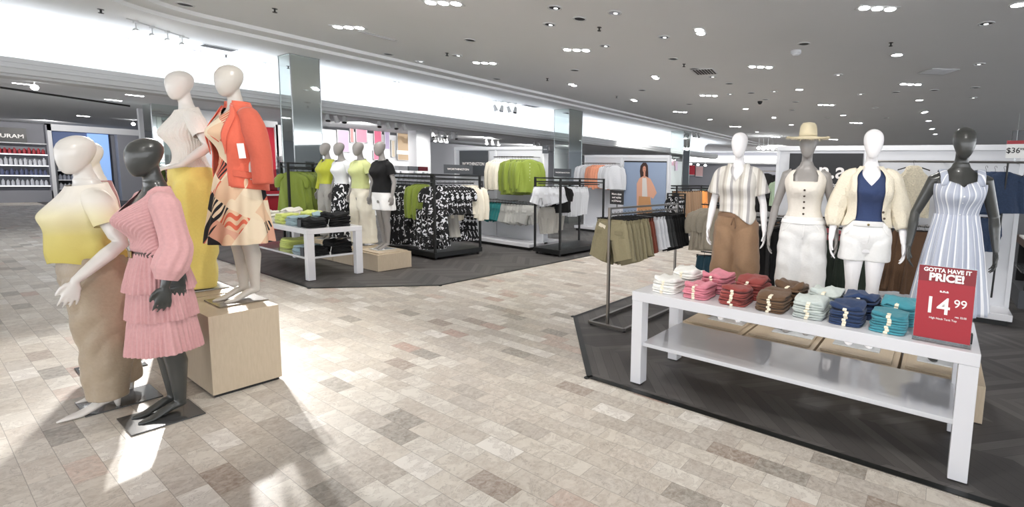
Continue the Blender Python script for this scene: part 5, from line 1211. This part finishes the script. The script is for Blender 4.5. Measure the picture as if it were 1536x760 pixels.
pan_px('pink photo panel on the white back wall above the lime tee mannequin', 533, 192, 550, 214, Yb, 'd9a0b4')
pan_px('bright pink panel on the back wall above the black tee mannequin', 560, 195, 572, 218, Yb, 'd66f8c')
pan_px('second bright pink panel low on the back wall beside the black tee', 559, 226, 572, 240, Yb, 'd87a94')
pan_px('lilac strip panel on the white back wall', 576, 196, 584, 224, Yb, 'a79bb8')
pan_px('narrow beige strip panel beside the black tee mannequin head', 586, 210, 592, 236, Yb, 'c2b6a2')
pan_px('large tan panel with white band on the white back wall', 595, 197, 629, 241, Yb, 'b79f82')
a = PY(595, 225, Yb-.05); c_ = PY(629, 233, Yb-.05); b = MB(); b.box(a.x, c_.x, Yb-.06, Yb-.05, c_.z, a.z); tag(b.build('white_band_sign', tagw_m), 'white band lettered strip across the large tan panel', 'sign')
b = MB(); b.box(9.35, 9.85, 15.0, 15.5, 0, 2.95); tag(struct(b.build('wall_column', white_w, bevel=.01)), None)
# pale partition behind left mannequins
b = MB(); b.box(3.4, 6.25, 17.0, 17.15, 0, 2.95); struct(b.build('wall_boutique', white_w))
t = pan_px('tall red and white poster right of the coral blazer', 398, 190, 413, 255, 15.0, 'c8283c')
b = MB(); b.box(3.9, 5.1, 15.1, 15.15, 0, 2.9); struct(b.build('wall_poster_backing', white_w))
t = thing('beauty_shelf_unit', 'red beauty counter with white products right of the coral blazer', 'shelf unit', (4.85, 14.6, 0))
b = MB(); b.box(-.62, .55, 0, .35, 0, 1.0); b.box(-.62, .55, .3, .35, 1.0, 1.55); b.build('cabinet', mat('red_lacquer', 'a31f2c', .35), t, bevel=.01)
b = MB(); b.box(-.62, .55, -.05, .3, .88, .92); b.box(-.62, .55, -.05, .3, 1.2, 1.23); b.build('shelf', white_w, t)
for k in range(12):
    b = MB(); b.box(-.03, .03, -.03, .03, 0, .06+.03*(k % 3)); tag(b.build('product_box', tagw_m, loc=(4.32+k*.09, 14.65, 1.23)), 'small white product box on the red beauty counter, %s from the left' % nth(k), 'product box', 'white products on red counter')
# shelving with bottles / products
def shelf_unit(lab, slab, x0, x1, Y, h, levels, m, depth=.4, sign=None, cols=('c9ccd2', '3f4f7a', '8b1f2b', 'a3a6ad'), per=14, plab='bottle', base=.4, light=False):
    w = (x1-x0)/2; cx = (x0+x1)/2; t = thing('product_shelf', lab, 'shelf unit', (cx, Y, 0))
    b = MB(); b.box(-w, w, 0, .05, 0, h); b.box(-w, -w+.04, -depth, 0, 0, h); b.box(w-.04, w, -depth, 0, 0, h); b.box(-w, w, -depth, 0, 0, base); b.build('carcass', m, t, bevel=.005)
    for i, z in enumerate(levels):
        b = MB(); b.box(-w+.04, w-.04, -depth+.03, 0, z-.03, z); sh_ = b.build('shelf', white_w, t)
        if light: b = MB(); b.box(-w+.05, w-.05, -depth+.02, -depth+.03, z-.03, z); b.build('shelf_light', mat('shelf_glow', 'f4f7ff', .5, emit=2.0), sh_)
    for i, z in enumerate(levels):
        hh = .8*((levels[i+1] if i+1 < len(levels) else z+.35)-z-.03); pr = None; r = min(.055, w/per*.75)
        for k in range(per):
            xx = cx-w+.12+(2*w-.24)*k/(per-1)
            if pr is None:
                b = MB(); b.cyl((0, 0, 0), r, hh*.72, 10); b.cyl((0, 0, hh*.72), r*.5, hh*.2, 8, r2=r*.4)
                pr = o = b.build('bottle', mat('btl_'+cols[i % len(cols)], cols[i % len(cols)], .35), smooth=False)
            else: o = pr.copy(); COL.objects.link(o)
            o.location = (xx, Y-depth*.5, z); o.scale = (1, 1, random.uniform(.75, 1.05))
            tag(o, '%s %s on %s shelf up, %s' % (nth(k), plab, nth(i), slab), 'bottle', plab+'s on shelf %d of %s' % (i, lab[:24]))
    return t
shelf_unit('lit cosmetics wall shelf at far left, below the black sign', 'lit wall shelf at far left', 1.6, 3.35, 29.3, 2.9, [.62, 1.0, 1.37, 1.78], grey_w, cols=('c6c8d0', '5a6080', 'cfd0d6', 'a0202e'), per=15, light=True, base=.44)
b = MB(); b.box(1.6, 3.3, 28.86, 29.1, 2.16, 2.19); 
tag(b.build('sign_ledge', white_w), 'pale ledge under the black sign at far left', 'ledge')
t = thing('brand_sign', 'black sign with white capitals above the cosmetics shelves at far left', 'sign', (2.32, 28.95, 2.19)); b = MB(); b.box(-.55, .55, -.01, .02, 0, .52); b.build('board', mat('black_sign_board', '191a1c', .45), t); text('ALURAM', .19, t, (.12, -.013, .22), FACE_MY, off=.004)
shelf_unit('narrow dark cosmetics shelf left of the yellow tee head', 'narrow shelf by yellow tee head', 3.45, 4.2, 29.2, 1.9, [.5, .85, 1.2, 1.5], dgrey_w, cols=('b8bac2', '8f93a0', 'd0d2d8', '77798a'), per=6, base=.3)
b = MB(); b.box(3.42, 4.95, 29.3, 29.38, 0, 2.86); struct(b.build('wall_alcove', mat('alcove_blue_grey', '6c7da6', .7)))
b = MB(); b.box(3.35, 3.45, 28.9, 29.4, 0, 2.94); b.box(3.35, 9, 28.9, 29.4, 2.70, 2.94); struct(b.build('trim_4', white_w))
t = thing('glowing_wall_panel', 'tall glowing pale blue panel behind the yellow tee head', 'light panel', (4.65, 29.25, 0)); b = MB(); b.box(-.28, .28, 0, .04, 0, 2.68); b.build('diffuser', mat('blue_glow', '8fb4ea', .5, emit=.35), t)
b = MB(); b.box(5.1, 6.0, 28.8, 29.3, 0, 2.7); struct(b.build('wall_pier', grey_w))
shelf_unit('small shelf of dark cosmetics behind the charcoal head', 'small shelf behind charcoal head', 6.3, 7.2, 24.0, 1.5, [.7, .95, 1.2], dgrey_w, cols=('22242c', '50546a', 'b8bac2'), per=6, base=.6)
shelf_unit('white open product shelf right of the black tee mannequin', 'white unit beside black tee', 7.1, 8.25, 12.75, 1.45, [.55, .82, 1.1, 1.36], white_w, cols=('2c2c30', 'd98a55', 'dfe0e4', 'b8bac2'), per=8, plab='product', base=.42)
for i, (xx, c) in enumerate(((7.45, 'dfe0e4'), (7.75, '8d8f94'), (8.05, '8c2f3c'))):
    b = MB(); b.box(-.13, .13, -.1, .1, 0, .12); tag(b.build('gift_box', mat('gift_'+c, c, .5), loc=(xx, 12.7, 1.62), bevel=.006), '%s gift box on top of the white product shelf' % ['white', 'grey', 'dark red'][i], 'box')
shelf_unit('pale product shelf seen between blazer and first pillar', 'pale unit beside first pillar', 5.2, 6.3, 15.5, 1.9, [.6, .95, 1.3, 1.6], white_w, cols=('b58fa0', 'c7cad6', '8fa2c0', 'd6c3cc'), per=9, plab='product')
# added rack of green garments, standing in for a reflection in the first pillar
brack('added black rack of olive green clothes, standing in for the pillar reflection', 3.95, 4.75, 10.45, 10.8, 1.72, arms=(((4.0, 10.6, 1.6), (4.7, 10.6, 1.6)),))
h1 = gar('dress', lgreen_f, 'x', 'dress', L=1.05, w=.42, seed=70); row(h1, (4.08, 10.6, 1.6), (4.7, 10.6, 1.6), 7, 1.0, 'olive green shirt dress standing in for the pillar reflection, %s from the left', 'green shirt dresses')
# far pink/red boutique beyond the second and third pillars
def far_panel(lab, x0, y0, x1, y1, X, c):
    a = PX(x0, y0, X); e = PX(x1, y1, X); t = thing('wall_poster', lab, 'poster', (X, (a.y+e.y)/2, e.z)); w = abs(a.y-e.y)/2
    b = MB(); b.box(-.03, 0, -w, w, 0, a.z-e.z); b.build('print_sheet', mat('panel_'+c, c, .6), t)
    b = MB(); b.box(-.04, 0, -w, w, -.05, 0); b.box(-.04, 0, -w, w, a.z-e.z, a.z-e.z+.05); b.build('frame', white_w, t)
far_panel('tiny white and pink poster left of the farthest pillar', 1004, 238, 1010, 262, 27.0, 'e8d2d8')
far_panel('tiny red poster on far wall right of the farthest pillar', 1034, 248, 1042, 262, 35.8, 'c23a48')
far_panel('tiny pale pink poster right of the tiny red poster', 1044, 250, 1054, 264, 35.8, 'd9b4b4')
for i, (px, py) in enumerate([(1036, 246), (1047, 247), (1058, 248), (1138, 222), (1145, 223), (1152, 222), (1159, 223)]):
    X = 33 if i < 3 else 24; p = PX(px, py, X); t = thing('pendant_spotlight', '%s from the left of the tiny far lamps around the striped shirt mannequin' % nth(i), 'spotlight', p, group='tiny far lamps')
    b = MB(); b.tube([(0, 0, 0), (0, 0, 3.8-p.z)], .01, 5); b.build('stem', trim_m, t); b = MB(); b.ell((0, 0, 0), (.10, .10, .07), 10, 6); b.build('bulb', lamp_m, t)
t = mann('tiny distant mannequin in pale green top between farthest pillar and striped shirt', (24.0, 10.0, 0), 200, plate=False)
body('b', skin_g, t, (arm(1), arm(-1)), vox=.014); mb = MB(); shell(mb, TORSO, .95, 1.5, .03); mb.build('top', fab('sage_top', '9cc0a6', .05), t, smooth=True); trousers(t, black_f, 1.03, .05, ((0, .1), (0, -.1)), (.11, .11), vox=.015)
# right edge: hanging price sign, table and glass cabinet
t = thing('hanging_price_sign', 'white 36.99 price sign with red header at right edge', 'sign', (6.85, -.67, 2.0))
b = MB(); b.box(-.003, .003, -.09, .09, 0, .16); b.build('card', tagw_m, t); b = MB(); b.box(-.004, .004, -.091, .091, .16, .2); b.build('red_header', redsign_m, t)
b = MB(); b.box(-.003, .003, -.01, .01, -.04, 0); b.tube([(0, 0, .2), (0, 0, .5)], .002, 5); b.build('clear_stem', acr_m, t)
text('$36', .085, t, (-.0045, .025, .085), FACE_MX, off=.001, extr=.0006); text('99', .04, t, (-.0045, -.055, .1), FACE_MX, extr=.0006)
for o in t.children:
    if o.name.startswith('lettering'): o.data.materials[0] = mat('black_ink', '1c1c20', .6)
b = MB(); b.tube([(6.95, -.62, 1.95), (6.98, -.60, .32)], .011, 6); tag(b.build('pull_rod', black_m), 'thin dark rod hanging on the white panel at right', 'rod')
t = thing('side_table', 'dark wooden shelf with open book at right edge', 'shelf', (8.6, -1.25, 0)); b = MB(); b.box(-.5, .5, -.6, .25, .85, .95); b.build('wooden_top', mat('dark_walnut', '4a3020', .4), t)
for a in (-.45, .42): b = MB(); b.box(a, a+.04, -.58, .2, 0, .85); b.build('support', black_m, t)
b = MB(); b.box(-.5, .5, -.6, .25, .5, .52); b.build('glass_shelf', acr_m, t); b = MB(); b.box(-.5, .5, -.6, .25, 0, .25); b.build('base', dgrey_w, t)
b = MB(); b.box(-.2, .2, -.15, .15, 0, .03); tag(b.build('book', tagw_m, loc=(8.5, -1.15, .95), bevel=.005), 'open pale book on the dark wooden shelf at right edge', 'book')
b = MB(); b.box(9.8, 9.95, -4, -.9, 0, 2.6); struct(b.build('wall_right', mat('mid_grey_wall', '6c6d70', .7)))

# ------------------------------------------------------------------ light
w = bpy.data.worlds.new('world'); SC.world = w; w.use_nodes = True; bg = w.node_tree.nodes['Background']; bg.inputs[0].default_value = (.93, .96, 1, 1); bg.inputs[1].default_value = 2.5
# track spots on the left mannequins and floor, from the nearest track
trk = A0.lerp(A1, .4)+Vector((.1, -.15, -.2))
lamp_spot(trk, (1.3, 4.9, 1.6), e=1000, size=34, blend=.5, rad=.07)
lamp_spot(A0.lerp(A1, .8)+Vector((.1, -.15, -.2)), (.5, 3.6, 0), e=900, size=40, blend=.6, rad=.07)
for a, c, e, s in (((1.6, .8), (3.3, 1.2, .8), 350, 70), ((2.4, 2.8), (4.2, 1.5, 1.2), 350, 60), ((2.0, -.2), (4.2, .1, 1.2), 350, 60), ((3.0, 6.0), (4.4, 8.8, 1.2), 450, 60), ((5.2, 6.2), (6.2, 8.4, 1), 450, 70), ((6.2, 6.6), (7.6, 8.6, 1.4), 450, 70), ((.6, 1.6), (.7, 4.4, 1.0), 350, 60), ((2.2, 2.6), (1.1, 4.5, 1.3), 350, 60), ((5.5, 1.6), (7.3, .8, 1.2), 350, 80), ((9.0, 6.0), (11.2, 7.8, 1.4), 500, 70), ((7.2, 14.0), (8, 17, 1.9), 1300, 100), ((9.0, 13.6), (9.6, 15.4, 1.6), 600, 70), ((17, 11.0), (19, 13, 0), 1500, 130), ((24, 9), (26, 9, 0), 2500, 140), ((30, 9), (33, 12, 0), 4000, 150), ((26, 15), (30, 18, .5), 3000, 150), ((15.5, 16), (16, 18.5, 1.5), 1800, 130), ((12, 14.5), (12, 18, 1.2), 1000, 130), ((11.5, 5.5), (13.5, 6.6, .8), 900, 90), ((13, 2.5), (14, 4.5, 1.2), 900, 100), ((4.6, 13.4), (4.6, 15.1, 1.4), 300, 90), ((3, 26), (3.5, 29.3, 1.4), 700, 110)):  # added spots without fixtures, brightening displays, walls and far areas
    zc = 3.72 if a[1] < 12 else 2.85
    lamp_spot((a[0], a[1], zc), c, e=e*.22, size=s, blend=.7, rad=.06)
SC.view_settings.view_transform = 'Standard'; SC.view_settings.look = 'None'; SC.view_settings.gamma = 1; SC.view_settings.use_curve_mapping = False
SC.view_settings.exposure = .80
SC.cycles.use_denoising = True
SC.cycles.max_bounces = 8; SC.cycles.sample_clamp_indirect = 4
